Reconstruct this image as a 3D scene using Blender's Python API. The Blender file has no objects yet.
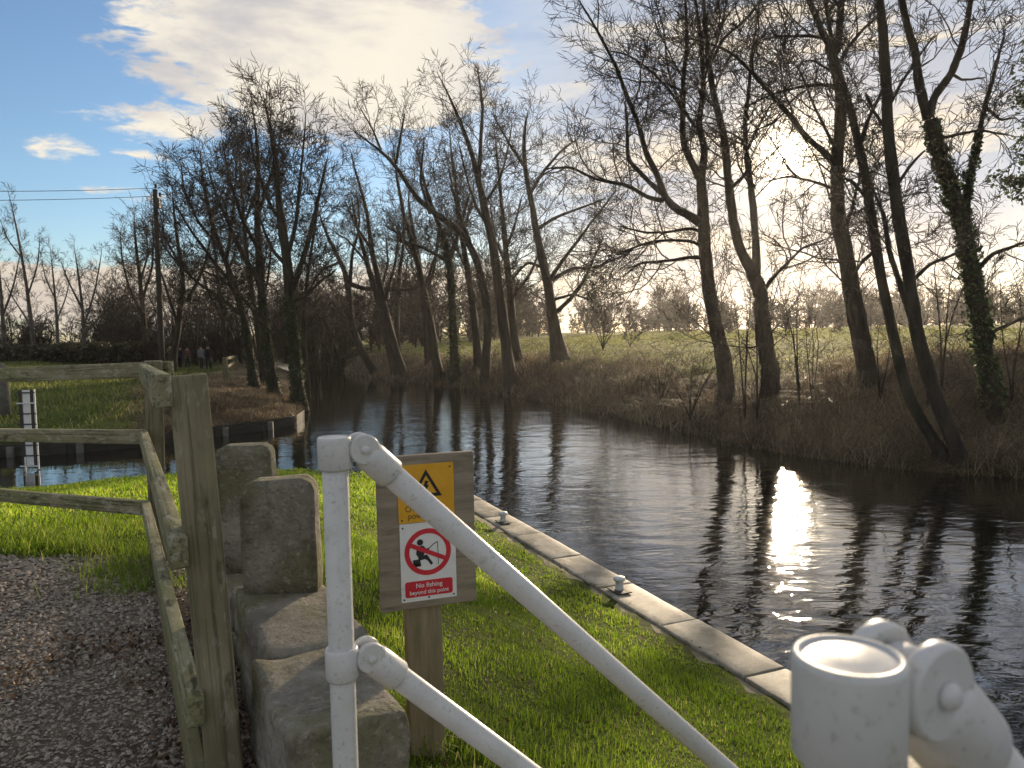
import bpy, bmesh, math
import numpy as np
from mathutils import Vector, Matrix, noise as mnoise

# ------------------------------------------------------------------ camera
F = 760.0                                   # focal length in pixels of a 1024 px wide frame
PITCH = math.atan(50 / F)
ROLL = 0.02
CAM = np.array([0.0, 0.0, 1.55])
fw = np.array([0, math.cos(PITCH), -math.sin(PITCH)])
_u0 = np.array([0, math.sin(PITCH), math.cos(PITCH)])
_r0 = np.array([1.0, 0, 0])
rt = _r0 * math.cos(ROLL) - _u0 * math.sin(ROLL)
up = _u0 * math.cos(ROLL) + _r0 * math.sin(ROLL)
def ray(x, y): return fw + rt * (x - 512) / F - up * (y - 384) / F
def G(x, y, z):                             # where a pixel's ray meets the height z
    d = ray(x, y); return CAM + d * (z - CAM[2]) / d[2]
def PY(x, y, Y):                            # where a pixel's ray meets the distance Y
    d = ray(x, y); return CAM + d * Y / d[1]

scene = bpy.context.scene
COL = scene.collection
cam_d = bpy.data.cameras.new('camera'); cam = bpy.data.objects.new('camera', cam_d); COL.objects.link(cam)
cam_d.sensor_fit = 'HORIZONTAL'; cam_d.sensor_width = 36; cam_d.lens = F * 36 / 1024
cam_d.clip_start = 0.05; cam_d.clip_end = 3000
cam_d.dof.use_dof = True; cam_d.dof.focus_distance = 6.0; cam_d.dof.aperture_fstop = 9.0
cam.matrix_world = Matrix(((rt[0], up[0], -fw[0], CAM[0]), (rt[1], up[1], -fw[1], CAM[1]),
                           (rt[2], up[2], -fw[2], CAM[2]), (0, 0, 0, 1)))
scene.camera = cam

# ------------------------------------------------------------------ sun, sky, exposure
sdir = ray(787, 153); sdir = sdir / np.linalg.norm(sdir)
SUN_EL = math.asin(sdir[2]); SUN_AZ = math.atan2(sdir[0], sdir[1])
SKY_STRENGTH = 0.072
sun_d = bpy.data.lights.new('sun', 'SUN'); sun_d.energy = 4.3; sun_d.angle = math.radians(1.8)        # softened by the thin cloud in front of it
sun_d.color = (1.0, 0.80, 0.56)
sun = bpy.data.objects.new('sun', sun_d); COL.objects.link(sun)
sun.rotation_euler = Vector(-Vector(sdir)).to_track_quat('-Z', 'Y').to_euler()
scene.view_settings.view_transform = 'Standard'; scene.view_settings.look = 'None'
scene.view_settings.exposure = 1.16; scene.view_settings.gamma = 1.0
scene.render.engine = 'CYCLES'
scene.cycles.use_denoising = True
scene.cycles.max_bounces = 6; scene.cycles.diffuse_bounces = 3; scene.cycles.glossy_bounces = 3
scene.cycles.transparent_max_bounces = 6; scene.cycles.volume_bounces = 0
scene.cycles.sample_clamp_indirect = 4.0

class NT:
    """small helper for node trees"""
    def __init__(s, tree): s.t = tree; s.n = tree.nodes; s.l = tree.links
    def put(s, sock, v):
        if isinstance(v, bpy.types.NodeSocket): s.l.new(v, sock)
        elif v is not None: sock.default_value = v
    def m(s, op, a, b=None, c=None, clamp=False):
        n = s.n.new('ShaderNodeMath'); n.operation = op; n.use_clamp = clamp
        for i, v in enumerate((a, b, c)):
            if v is not None: s.put(n.inputs[i], v)
        return n.outputs[0]
    def vm(s, op, a, b=None):
        n = s.n.new('ShaderNodeVectorMath'); n.operation = op
        s.put(n.inputs[0], a)
        if b is not None: s.put(n.inputs[1], b)
        return n.outputs['Value'] if op in ('DOT_PRODUCT', 'LENGTH') else n.outputs[0]
    def noise(s, vec, scale, detail=4, rough=0.55, dist=0.0, col=False):
        n = s.n.new('ShaderNodeTexNoise'); s.put(n.inputs['Vector'], vec)
        n.inputs['Scale'].default_value = scale; n.inputs['Detail'].default_value = detail
        n.inputs['Roughness'].default_value = rough; n.inputs['Distortion'].default_value = dist
        return n.outputs['Color' if col else 'Fac']
    def smooth(s, v, a, b, lo=0.0, hi=1.0):
        n = s.n.new('ShaderNodeMapRange'); n.interpolation_type = 'SMOOTHSTEP'
        s.put(n.inputs[0], v)
        for i, k in enumerate((a, b, lo, hi)): n.inputs[i + 1].default_value = k
        return n.outputs[0]
    def mix(s, f, a, b, kind='MIX'):
        n = s.n.new('ShaderNodeMix'); n.data_type = 'RGBA'; n.blend_type = kind
        s.put(n.inputs[0], f)
        for k, v in ((6, a), (7, b)):
            if isinstance(v, tuple) and len(v) == 3: v = (*v, 1)
            s.put(n.inputs[k], v)
        return n.outputs[2]
    def ramp(s, f, stops):
        n = s.n.new('ShaderNodeValToRGB'); s.put(n.inputs[0], f)
        e = n.color_ramp.elements
        while len(e) < len(stops): e.new(0.5)
        for k, (p, c) in enumerate(stops): e[k].position = p; e[k].color = (*c, 1)
        return n.outputs[0]

world = bpy.data.worlds.new('World'); scene.world = world; world.use_nodes = True
W = NT(world.node_tree); W.n.clear()
out = W.n.new('ShaderNodeOutputWorld')
sky = W.n.new('ShaderNodeTexSky'); sky.sky_type = 'NISHITA'; sky.sun_disc = False
sky.sun_elevation = SUN_EL; sky.sun_rotation = SUN_AZ
sky.altitude = 50; sky.air_density = 1.0; sky.dust_density = 0.25; sky.ozone_density = 3.0
bg_sky = W.n.new('ShaderNodeBackground'); W.l.new(sky.outputs[0], bg_sky.inputs[0]); bg_sky.inputs[1].default_value = SKY_STRENGTH
tc = W.n.new('ShaderNodeTexCoord'); dirv = tc.outputs['Generated']
sep = W.n.new('ShaderNodeSeparateXYZ'); W.l.new(dirv, sep.inputs[0])
dx, dy, dz = sep.outputs
az = W.m('MULTIPLY', W.m('ARCTAN2', dx, dy), 57.2958)
el = W.m('MULTIPLY', W.m('ARCSINE', dz), 57.2958)
comb = W.n.new('ShaderNodeCombineXYZ')
W.put(comb.inputs[0], W.m('MULTIPLY', dx, 1.0)); W.put(comb.inputs[1], W.m('MULTIPLY', dy, 1.0)); W.put(comb.inputs[2], W.m('MULTIPLY', dz, 3.2))
cv = comb.outputs[0]
n1 = W.noise(cv, 4.2, 9, 0.60, 0.25)
n2 = W.noise(W.vm('ADD', cv, (3.1, 1.7, 0.06)), 4.2, 9, 0.60, 0.25)       # the same field looked up a little towards the light
n3 = W.noise(W.vm('ADD', cv, (7.0, 2.0, 5.0)), 1.3, 3, 0.5)
def blob(px, py, hw, hh, tilt=0.0, amp=1.0):
    """a cloud bank: its bearing and height taken from where it stands in the photograph"""
    d = ray(px, py); d = d / np.linalg.norm(d)
    a0, e0 = math.degrees(math.atan2(d[0], d[1])), math.degrees(math.asin(d[2]))
    wa, we = math.degrees(hw / F), math.degrees(hh / F)
    da = W.m('SUBTRACT', az, a0)
    de = W.m('SUBTRACT', W.m('SUBTRACT', el, e0), W.m('MULTIPLY', da, tilt))
    q = W.m('ADD', W.m('POWER', W.m('ABSOLUTE', W.m('DIVIDE', da, wa)), 2.0), W.m('POWER', W.m('ABSOLUTE', W.m('DIVIDE', de, we)), 2.0))
    return W.m('MULTIPLY', W.m('SUBTRACT', 1.0, q), amp)
banks = [blob(325, 62, 200, 82, 0.02, 0.9), blob(225, 118, 125, 26, 0.03, 0.75), blob(57, 146, 15, 7, 0, .12),
         blob(70, 288, 150, 36, 0, 0.8), blob(330, 300, 520, 40, 0.0, 0.75), blob(153, 155, 20, 5, 0, 0.2), blob(100, 192, 40, 5, 0, .2)]
bm_ = banks[0]
for b in banks[1:]: bm_ = W.m('MAXIMUM', bm_, b)
away = W.m('MAXIMUM', W.smooth(el, 24.0, 32.0), W.smooth(W.m('ABSOLUTE', az), 36.0, 46.0))      # broken cloud goes on overhead and to the sides
bm_ = W.m('MAXIMUM', bm_, W.m('SUBTRACT', W.m('MULTIPLY', W.m('SUBTRACT', n3, 0.44), 3.0), W.m('MULTIPLY', W.m('SUBTRACT', 1.0, away), 1.2)))
bm_ = W.m('MAXIMUM', bm_, -0.8)
n5 = W.noise(W.vm('ADD', cv, (2.0, 9.0, 1.0)), 26.0, 6, 0.62, 0.4)
field = W.m('ADD', W.m('ADD', bm_, W.m('MULTIPLY', W.m('SUBTRACT', n1, 0.5), 3.0)), W.m('MULTIPLY', W.m('SUBTRACT', n5, 0.5), 1.5))
mask = W.smooth(field, -0.05, 0.42)
thick = W.smooth(W.m('ADD', W.m('MULTIPLY', bm_, 0.2), W.m('MULTIPLY', W.m('SUBTRACT', n2, 0.5), 4.0)), -0.3, 0.7)
sunv = (float(sdir[0]), float(sdir[1]), float(sdir[2]))
cosang = W.vm('DOT_PRODUCT', W.vm('NORMALIZE', dirv), sunv)
ang = W.m('MULTIPLY', W.m('ARCCOSINE', W.m('MINIMUM', cosang, 1.0)), 57.2958)
near_sun = W.m('EXPONENT', W.m('MULTIPLY', ang, -1 / 4.5))
ccol = W.mix(thick, (0.54, 0.495, 0.42), (0.33, 0.32, 0.325))
# a thin veil of broken high cloud spreads round the sun: cream bands over grey-blue
comb2 = W.n.new('ShaderNodeCombineXYZ')
W.put(comb2.inputs[0], dx); W.put(comb2.inputs[1], dy); W.put(comb2.inputs[2], W.m('MULTIPLY', dz, 5.5))
n4 = W.noise(W.vm('ADD', comb2.outputs[0], (1.3, 4.2, 0.4)), 4.0, 7, 0.6, 0.3)
vcol = W.mix(W.smooth(W.m('SUBTRACT', n4, W.m('MULTIPLY', el, 0.004)), 0.43, 0.58), (0.12, 0.185, 0.30), (0.42, 0.365, 0.285))
veil = W.m('MULTIPLY', W.smooth(ang, 10.0, 29.0, 1.0, 0.0), 0.97)
ccol = W.mix(W.m('MULTIPLY', W.smooth(el, 3.0, 10.0, 1.0, 0.0), 0.6), W.mix(W.m('MULTIPLY', veil, 0.8), ccol, vcol), (0.43, 0.35, 0.265))     # low cloud is warmer
ccol = W.mix(near_sun, ccol, (0.37, 0.305, 0.22))
mask = W.m('MAXIMUM', mask, veil)
bg_c = W.n.new('ShaderNodeBackground'); W.put(bg_c.inputs[0], ccol); bg_c.inputs[1].default_value = 0.80
mx = W.n.new('ShaderNodeMixShader'); W.put(mx.inputs[0], mask); W.l.new(bg_sky.outputs[0], mx.inputs[1]); W.l.new(bg_c.outputs[0], mx.inputs[2])
# the sun's disc behind thin cloud, with the bright ring of scattered light round it
aur = W.m('ADD', W.m('MULTIPLY', W.m('EXPONENT', W.m('MULTIPLY', ang, -1 / 0.8)), 10.0),
          W.m('MULTIPLY', W.m('EXPONENT', W.m('MULTIPLY', ang, -1 / 2.6)), 0.30))
aur = W.m('ADD', aur, W.m('MULTIPLY', W.smooth(ang, 0.3, 0.9, 1.0, 0.0), 6.0))
bg_a = W.n.new('ShaderNodeBackground'); bg_a.inputs[0].default_value = (1.0, 0.84, 0.60, 1); W.put(bg_a.inputs[1], aur)
ad = W.n.new('ShaderNodeAddShader'); W.l.new(mx.outputs[0], ad.inputs[0]); W.l.new(bg_a.outputs[0], ad.inputs[1])
W.l.new(ad.outputs[0], out.inputs[0])

# ------------------------------------------------------------------ helpers
RNG = np.random.default_rng(11)

def link(name, me, material=None, parent=None):
    o = bpy.data.objects.new(name, me); COL.objects.link(o)
    if material is not None and me is not None and not me.materials: me.materials.append(material)
    if parent is not None: o.parent = parent
    return o
def tag(o, label=None, cat=None, group=None, kind=None):
    if label: o['label'] = label
    if cat: o['category'] = cat
    if group: o['group'] = group
    if kind: o['kind'] = kind
    return o
def thing(name, label, cat, loc=(0, 0, 0), rz=0.0, group=None):
    o = bpy.data.objects.new(name, None); COL.objects.link(o)
    o.empty_display_size = 0.2; o.location = Vector([float(v) for v in loc]); o.rotation_euler = (0, 0, rz)
    return tag(o, label, cat, group)
def np_mesh(name, verts, faces, smooth=True, attrs=None):
    """faces: list of index arrays, each (n, 3) or (n, 4)"""
    me = bpy.data.meshes.new(name)
    verts = np.asarray(verts, np.float32)
    me.vertices.add(len(verts)); me.vertices.foreach_set('co', verts.ravel())
    loops = np.concatenate([f.ravel() for f in faces]).astype(np.int32)
    sizes = np.concatenate([np.full(len(f), f.shape[1], np.int32) for f in faces])
    starts = np.concatenate([[0], np.cumsum(sizes)[:-1]]).astype(np.int32)
    me.loops.add(len(loops)); me.loops.foreach_set('vertex_index', loops)
    me.polygons.add(len(sizes)); me.polygons.foreach_set('loop_start', starts)
    me.polygons.foreach_set('use_smooth', np.full(len(sizes), smooth))
    for k, v in (attrs or {}).items():
        v = np.asarray(v, np.float32)
        if v.ndim == 1:
            a = me.attributes.new(k, 'FLOAT', 'POINT'); a.data.foreach_set('value', v)
        else:
            a = me.attributes.new(k, 'FLOAT_COLOR', 'POINT')
            a.data.foreach_set('color', np.concatenate([v, np.ones((len(v), 1), np.float32)], 1).ravel())
    me.update(calc_edges=True)
    return me
def norm(v): return v / np.maximum(np.linalg.norm(v, axis=-1, keepdims=True), 1e-9)

def tubes(pts, rad, k):
    """(N,P,3) centre lines with (N,P) radii -> verts, quads"""
    N, P, _ = pts.shape
    t = np.gradient(pts, axis=1); t = norm(t)
    ref = np.tile(np.array([0.12, 1.0, 0.2]), (N, 1))
    mean = norm(t.mean(1)); bad = np.abs((mean * norm(ref)).sum(1)) > 0.8
    ref[bad] = (1.0, 0.1, 0.15)
    e1 = norm(np.cross(t, ref[:, None, :])); e2 = np.cross(t, e1)
    a = np.arange(k) * 2 * math.pi / k
    v = pts[:, :, None, :] + rad[:, :, None, None] * (e1[:, :, None, :] * np.cos(a)[None, None, :, None] + e2[:, :, None, :] * np.sin(a)[None, None, :, None])
    base = (np.arange(N) * P * k)[:, None, None]
    i = np.arange(P - 1)[None, :, None] * k; j = np.arange(k)[None, None, :]; j2 = (j + 1) % k
    q = np.stack([base + i + j, base + i + j2, base + i + k + j2, base + i + k + j], -1).reshape(-1, 4)
    return v.reshape(-1, 3), q
def ribbons(pts, hw, rng):
    """flat tapering strips for the finest twigs: (N,P,3) centre lines, (N,P) half widths, last point a tip"""
    N, P, _ = pts.shape
    t = norm(pts[:, -1] - pts[:, 0]); sd = norm(np.cross(t, rng.normal(size=(N, 3))))
    L_ = pts[:, :-1] - sd[:, None] * hw[:, :-1, None]; R_ = pts[:, :-1] + sd[:, None] * hw[:, :-1, None]
    v = np.concatenate([L_, R_, pts[:, -1:]], 1)
    b_ = (np.arange(N) * (2 * P - 1))[:, None]
    m_ = P - 1
    q = [b_ + np.array([[i, m_ + i, m_ + i + 1, i + 1]]) for i in range(P - 2)]
    tr = b_ + np.array([[m_ - 1, 2 * m_ - 1, 2 * m_, 2 * m_]])
    q.append(tr)
    return v.reshape(-1, 3), np.concatenate(q)
def split_faces(q):
    t = q[:, 2] == q[:, 3]
    return [f for f in (q[~t], q[t][:, :3]) if len(f)]
def join_tubes(parts):
    V, Q, n = [], [], 0
    for v, q in parts:
        V.append(v); Q.append(q + n); n += len(v)
    return np.concatenate(V), np.concatenate(Q)
def resample(pl, n):
    pl = np.asarray(pl, float)
    s = np.concatenate([[0], np.cumsum(np.linalg.norm(np.diff(pl[:, :3], axis=0), axis=1))])
    # smooth through a fine Catmull-like average
    t = np.linspace(0, s[-1], n)
    o = np.stack([np.interp(t, s, pl[:, c]) for c in range(pl.shape[1])], 1)
    for _ in range(2):
        o[1:-1] = 0.25 * o[:-2] + 0.5 * o[1:-1] + 0.25 * o[2:]
    return o

# ------------------------------------------------------------------ materials
def new_mat(name):
    m = bpy.data.materials.new(name); m.use_nodes = True
    T = NT(m.node_tree); b = m.node_tree.nodes['Principled BSDF']
    return m, T, b
def surf(name, stops, scale=6.0, detail=6, rough=0.8, bump=0.3, bump_scale=None, spec=0.3, coords='Object', stretch=(1, 1, 1), dist=0.0, extra=None, bdist=0.02):
    m, T, b = new_mat(name)
    c = T.n.new('ShaderNodeTexCoord').outputs[coords]
    mp = T.n.new('ShaderNodeMapping'); mp.inputs['Scale'].default_value = stretch; T.l.new(c, mp.inputs[0])
    info = T.n.new('ShaderNodeObjectInfo')
    vec = T.vm('ADD', mp.outputs[0], T.vm('MULTIPLY', info.outputs['Location'], (1.7, 2.3, 0.9)))
    f = T.noise(vec, scale, detail, 0.6, dist)
    col = T.ramp(f, stops)
    if extra: col = extra(T, vec, col)
    T.put(b.inputs['Base Color'], col)
    b.inputs['Roughness'].default_value = rough; b.inputs['Specular IOR Level'].default_value = spec
    if bump:
        bn = T.n.new('ShaderNodeBump'); bn.inputs['Strength'].default_value = bump; bn.inputs['Distance'].default_value = bdist
        T.put(bn.inputs['Height'], T.noise(vec, bump_scale or scale * 3, 8, 0.65)); T.l.new(bn.outputs[0], b.inputs['Normal'])
    return m
def speck(c2, scale, lo, hi, amt=1.0):
    def ex(T, vec, col):
        return T.mix(T.m('MULTIPLY', T.smooth(T.noise(vec, scale, 5, 0.65), lo, hi), amt), col, c2)
    return ex
def chain(*fs):
    def ex(T, vec, col):
        for f in fs: col = f(T, vec, col)
        return col
    return ex
M = {}
M['bark'] = surf('bark', [(0.3, (0.028, 0.023, 0.018)), (0.7, (0.070, 0.057, 0.043))], 5, 6, 0.9, 0.8, 22, 0.15, stretch=(1, 1, 0.25), extra=speck((0.06, 0.068, 0.032), 1.1, 0.5, 0.7, 0.5), bdist=0.09)
M['twig'] = surf('twig', [(0.3, (0.036, 0.027, 0.020)), (0.7, (0.075, 0.056, 0.040))], 2, 2, 0.85, 0, spec=0.2)
def grain(lo, hi, amt):
    """long dark fibres along the timber's own x axis"""
    def ex(T, vec, col):
        mp = T.n.new('ShaderNodeMapping'); mp.inputs['Scale'].default_value = (0.05, 1, 1); T.l.new(vec, mp.inputs[0])
        return T.mix(T.m('MULTIPLY', T.smooth(T.noise(mp.outputs[0], 75, 4, 0.6), lo, hi), amt), col, (0.06, 0.052, 0.034))
    return ex
M['timber'] = surf('weathered_timber', [(0.3, (0.13, 0.116, 0.07)), (0.5, (0.20, 0.177, 0.108)), (0.7, (0.29, 0.255, 0.17))], 6, 10, 0.88, 0.6, 70, 0.15,
                   stretch=(0.35, 1, 1), extra=chain(speck((0.165, 0.162, 0.075), 2.6, 0.42, 0.62, 0.7), grain(0.5, 0.66, 0.7), speck((0.40, 0.38, 0.30), 30, 0.56, 0.68, 0.45), speck((0.05, 0.045, 0.03), 14, 0.58, 0.7, 0.7)), bdist=0.005)
M['rail_timber'] = surf('rail_timber', [(0.3, (0.15, 0.14, 0.08)), (0.5, (0.24, 0.222, 0.135)), (0.7, (0.36, 0.33, 0.23))], 8, 10, 0.88, 0.6, 70, 0.15,
                        stretch=(0.35, 1, 1), extra=chain(speck((0.18, 0.185, 0.08), 3.4, 0.44, 0.64, 0.7), grain(0.5, 0.64, 0.7), speck((0.52, 0.49, 0.41), 38, 0.52, 0.64, 0.38), speck((0.05, 0.045, 0.03), 18, 0.56, 0.68, 0.8)), bdist=0.005)
M['sign_timber'] = surf('sign_timber', [(0.3, (0.21, 0.17, 0.125)), (0.7, (0.34, 0.28, 0.21))], 4, 8, 0.85, 0.45, 40, 0.2, stretch=(1, 1, 7), extra=chain(speck((0.12, 0.10, 0.07), 3.6, 0.5, 0.68, 0.7), speck((0.15, 0.16, 0.09), 7, 0.55, 0.7, 0.4)), bdist=0.004)
M['post_timber'] = surf('sign_post_timber', [(0.3, (0.21, 0.17, 0.10)), (0.7, (0.34, 0.27, 0.17))], 5, 8, 0.85, 0.45, 40, 0.2, stretch=(6, 6, 0.6), extra=speck((0.11, 0.11, 0.05), 2.6, 0.5, 0.7, 0.6), bdist=0.003)
M['stone'] = surf('old_stone', [(0.3, (0.22, 0.20, 0.165)), (0.5, (0.30, 0.275, 0.23)), (0.7, (0.40, 0.37, 0.31))], 9, 12, 0.92, 1.0, 38, 0.15,
                  extra=chain(speck((0.19, 0.185, 0.09), 3.2, 0.44, 0.62, 0.7), speck((0.46, 0.43, 0.36), 34, 0.55, 0.66, 0.6), speck((0.11, 0.10, 0.075), 16, 0.54, 0.68, 0.55), speck((0.09, 0.08, 0.065), 60, 0.56, 0.68, 0.5)), bdist=0.03)
M['concrete'] = surf('coping_concrete', [(0.3, (0.26, 0.232, 0.18)), (0.7, (0.42, 0.38, 0.30))], 4, 10, 0.62, 0.5, 60, 0.45,
                     extra=chain(speck((0.14, 0.125, 0.085), 4.5, 0.44, 0.60, 0.8), speck((0.12, 0.11, 0.07), 1.3, 0.48, 0.62, 0.6), speck((0.11, 0.095, 0.07), 30, 0.6, 0.7, 0.6)), bdist=0.006)
M['kerb'] = surf('kerb_concrete', [(0.3, (0.22, 0.19, 0.12)), (0.7, (0.33, 0.285, 0.19))], 5, 8, 0.85, 0.5, 40, 0.25, extra=speck((0.10, 0.10, 0.04), 3.0, 0.5, 0.68, 0.8))
M['white'] = surf('white_paint', [(0.3, (0.55, 0.538, 0.525)), (0.7, (0.65, 0.638, 0.62))], 9, 6, 0.38, 0.22, 70, 0.45,
                  extra=chain(speck((0.38, 0.40, 0.32), 14, 0.60, 0.74, 0.5), speck((0.50, 0.50, 0.44), 3.5, 0.5, 0.75, 0.45), speck((0.22, 0.19, 0.15), 46, 0.66, 0.74, 0.6), speck((0.30, 0.31, 0.24), 110, 0.56, 0.68, 0.6), speck((0.25, 0.20, 0.15), 120, 0.68, 0.72, 0.7), speck((0.54, 0.54, 0.48), 24, 0.5, 0.66, 0.3)), bdist=0.0014)
M['bollard'] = surf('bollard_paint', [(0.3, (0.55, 0.55, 0.52)), (0.7, (0.68, 0.68, 0.66))], 12, 5, 0.5, 0.2, 60, 0.4, extra=speck((0.2, 0.17, 0.13), 14, 0.58, 0.7, 0.7))
M['iron'] = surf('dark_iron', [(0.3, (0.03, 0.03, 0.03)), (0.7, (0.07, 0.06, 0.05))], 12, 5, 0.6, 0.3)
M['edge_board'] = surf('wet_edge_board', [(0.3, (0.028, 0.025, 0.02)), (0.7, (0.065, 0.057, 0.043))], 3, 6, 0.8, 0.4, 30, 0.2, stretch=(1, 1, 4))
M['edge_post'] = surf('concrete_post', [(0.3, (0.10, 0.092, 0.075)), (0.7, (0.19, 0.178, 0.145))], 6, 6, 0.85, 0.4)
M['pole'] = surf('pole_timber', [(0.3, (0.03, 0.024, 0.019)), (0.7, (0.06, 0.047, 0.036))], 4, 6, 0.85, 0.4, stretch=(1, 1, .3))
M['yellow'] = surf('yellow_plate', [(0.3, (0.62, 0.31, 0.022)), (0.7, (0.74, 0.39, 0.03))], 14, 5, 0.45, 0.05, extra=speck((0.35, 0.22, 0.06), 20, 0.62, 0.75, 0.4))
M['plate'] = surf('white_plate', [(0.3, (0.66, 0.65, 0.62)), (0.7, (0.76, 0.75, 0.72))], 14, 5, 0.45, 0.05, extra=speck((0.42, 0.41, 0.36), 18, 0.62, 0.75, 0.45))
M['red'] = surf('red_print', [(0.3, (0.50, 0.022, 0.035)), (0.7, (0.60, 0.035, 0.05))], 14, 4, 0.45, 0)
M['black'] = surf('black_print', [(0.3, (0.014, 0.014, 0.014)), (0.7, (0.03, 0.03, 0.03))], 14, 4, 0.5, 0)
M['brown_print'] = surf('faded_black_print', [(0.3, (0.10, 0.06, 0.015)), (0.7, (0.15, 0.09, 0.02))], 14, 4, 0.5, 0)
M['wire'] = surf('cable', [(0.3, (0.03, 0.03, 0.03)), (0.7, (0.05, 0.05, 0.05))], 3, 2, 0.6, 0)

def leafy(name, stops, trans=0.5, rough=0.55, tcol=None):
    """thin leaves: colour by the per-blade attribute 'rnd', light passes through"""
    m, T, b = new_mat(name)
    at = T.n.new('ShaderNodeAttribute'); at.attribute_name = 'rnd'
    col = T.ramp(at.outputs['Fac'], stops)
    T.put(b.inputs['Base Color'], col); b.inputs['Roughness'].default_value = rough; b.inputs['Specular IOR Level'].default_value = 0.25
    tr = T.n.new('ShaderNodeBsdfTranslucent')
    T.put(tr.inputs[0], T.mix(1.0, col, tcol or (1, 1, 1), 'MULTIPLY'))
    mxs = T.n.new('ShaderNodeMixShader'); mxs.inputs[0].default_value = trans
    T.l.new(b.outputs[0], mxs.inputs[1]); T.l.new(tr.outputs[0], mxs.inputs[2])
    T.l.new(mxs.outputs[0], T.n['Material Output'].inputs[0])
    return m
M['grass'] = leafy('grass_blades', [(0.0, (0.11, 0.15, 0.018)), (0.5, (0.18, 0.23, 0.028)), (0.85, (0.26, 0.30, 0.042)), (1.0, (0.36, 0.31, 0.12))], 0.6, 0.5, (1.38, 1.68, 0.85))
M['far_grass'] = leafy('far_bank_grass', [(0.0, (0.09, 0.125, 0.025)), (0.6, (0.19, 0.22, 0.048)), (1.0, (0.32, 0.29, 0.12))], 0.5)
M['dead_grass'] = leafy('dead_stems', [(0.0, (0.09, 0.068, 0.045)), (0.45, (0.20, 0.152, 0.098)), (0.8, (0.33, 0.26, 0.16)), (1.0, (0.50, 0.41, 0.25))], 0.4)
M['ivy'] = leafy('ivy_leaves', [(0.0, (0.022, 0.038, 0.014)), (0.6, (0.045, 0.07, 0.024)), (1.0, (0.09, 0.115, 0.045))], 0.3, 0.6)
M['hedge'] = leafy('hedge_leaves', [(0.0, (0.035, 0.036, 0.018)), (0.6, (0.075, 0.066, 0.036)), (1.0, (0.13, 0.10, 0.055))], 0.25)
M['litter'] = leafy('leaf_litter', [(0.0, (0.05, 0.033, 0.02)), (0.6, (0.16, 0.095, 0.055)), (1.0, (0.34, 0.22, 0.13))], 0.2, 0.5)
def stone_mat():
    m, T, b = new_mat('gravel_stone')
    at = T.n.new('ShaderNodeAttribute'); at.attribute_name = 'rnd'
    T.put(b.inputs['Base Color'], T.ramp(at.outputs['Fac'], [(0.0, (0.16, 0.131, 0.100)), (0.5, (0.33, 0.277, 0.217)), (0.85, (0.47, 0.40, 0.32)), (1.0, (0.56, 0.49, 0.42))]))
    b.inputs['Roughness'].default_value = 0.75
    return m
M['gravel'] = stone_mat()

# ------------------------------------------------------------------ the lie of the land
ZW = -1.45                                   # water level
_c0, _c1 = G(478, 497, -1.2)[:2], G(700, 620, -1.2)[:2]
CT = (_c0 - _c1) / np.linalg.norm(_c0 - _c1); CN = np.array([CT[1], -CT[0]])   # along and across the near coping
CO = _c1 @ CN              # where the coping's water side lies
def cop(o, a): return CN * o + CT * a
a_end = 14.4
near_edge = [cop(CO, -9), cop(CO, a_end)] + [G(x, y, -1.15)[:2] for x, y in ((300, 465), (222, 468), (138, 475), (0, 488))] + [np.array([-34.0, 9.0])]
far_edge = [np.array([-34.0, 17.5])] + [G(x, y, ZW)[:2] for x, y in ((-60, 462), (0, 457), (67, 454), (140, 447), (215, 437), (262, 431), (296, 425), (304, 419), (300, 410))] + \
           [np.array(p) for p in ((-10.5, 38.0), (-14.8, 52.0), (-20.0, 70.0), (-29, 92), (-60, 120))]
right_edge = [np.array(p) for p in ((-68.0, 134.0), (-29, 106), (-17.5, 80))] + [G(x, y, ZW)[:2] for x, y in ((345, 375), (430, 386), (540, 402), (650, 426), (776, 454), (900, 471), (1024, 480))] + \
             [np.array(p) for p in ((13.5, 13.2), (22.0, 9.0), (30.0, -9.0))]
poly = np.array(near_edge + far_edge + right_edge)

def inside(P, pg):
    x, y = P[..., 0], P[..., 1]; r = np.zeros(x.shape, bool); j = len(pg) - 1
    for i in range(len(pg)):
        xi, yi, xj, yj = *pg[i], *pg[j]
        c = ((yi > y) != (yj > y)) & (x < (xj - xi) * (y - yi) / (yj - yi + 1e-12) + xi)
        r ^= c; j = i
    return r
def dist(P, pl):
    best = np.full(P.shape[:-1], 1e9)
    for a, b in zip(pl[:-1], pl[1:]):
        a, b = np.asarray(a), np.asarray(b); ab = b - a
        t = np.clip(((P - a) @ ab) / (ab @ ab), 0, 1)
        best = np.minimum(best, np.linalg.norm(P - a - t[..., None] * ab, axis=-1))
    return best
def sm(v): v = np.clip(v, 0, 1); return v * v * (3 - 2 * v)
_perm = np.random.default_rng(5).random((64, 64))
def vnoise(x, y, s):
    x = np.asarray(x) * s; y = np.asarray(y) * s
    xi = np.floor(x).astype(int); yi = np.floor(y).astype(int); fx = sm(x - xi); fy = sm(y - yi)
    g = lambda a, b: _perm[a % 64, b % 64]
    return (g(xi, yi) * (1 - fx) + g(xi + 1, yi) * fx) * (1 - fy) + (g(xi, yi + 1) * (1 - fx) + g(xi + 1, yi + 1) * fx) * fy - 0.5
GZ = 0.08
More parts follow.
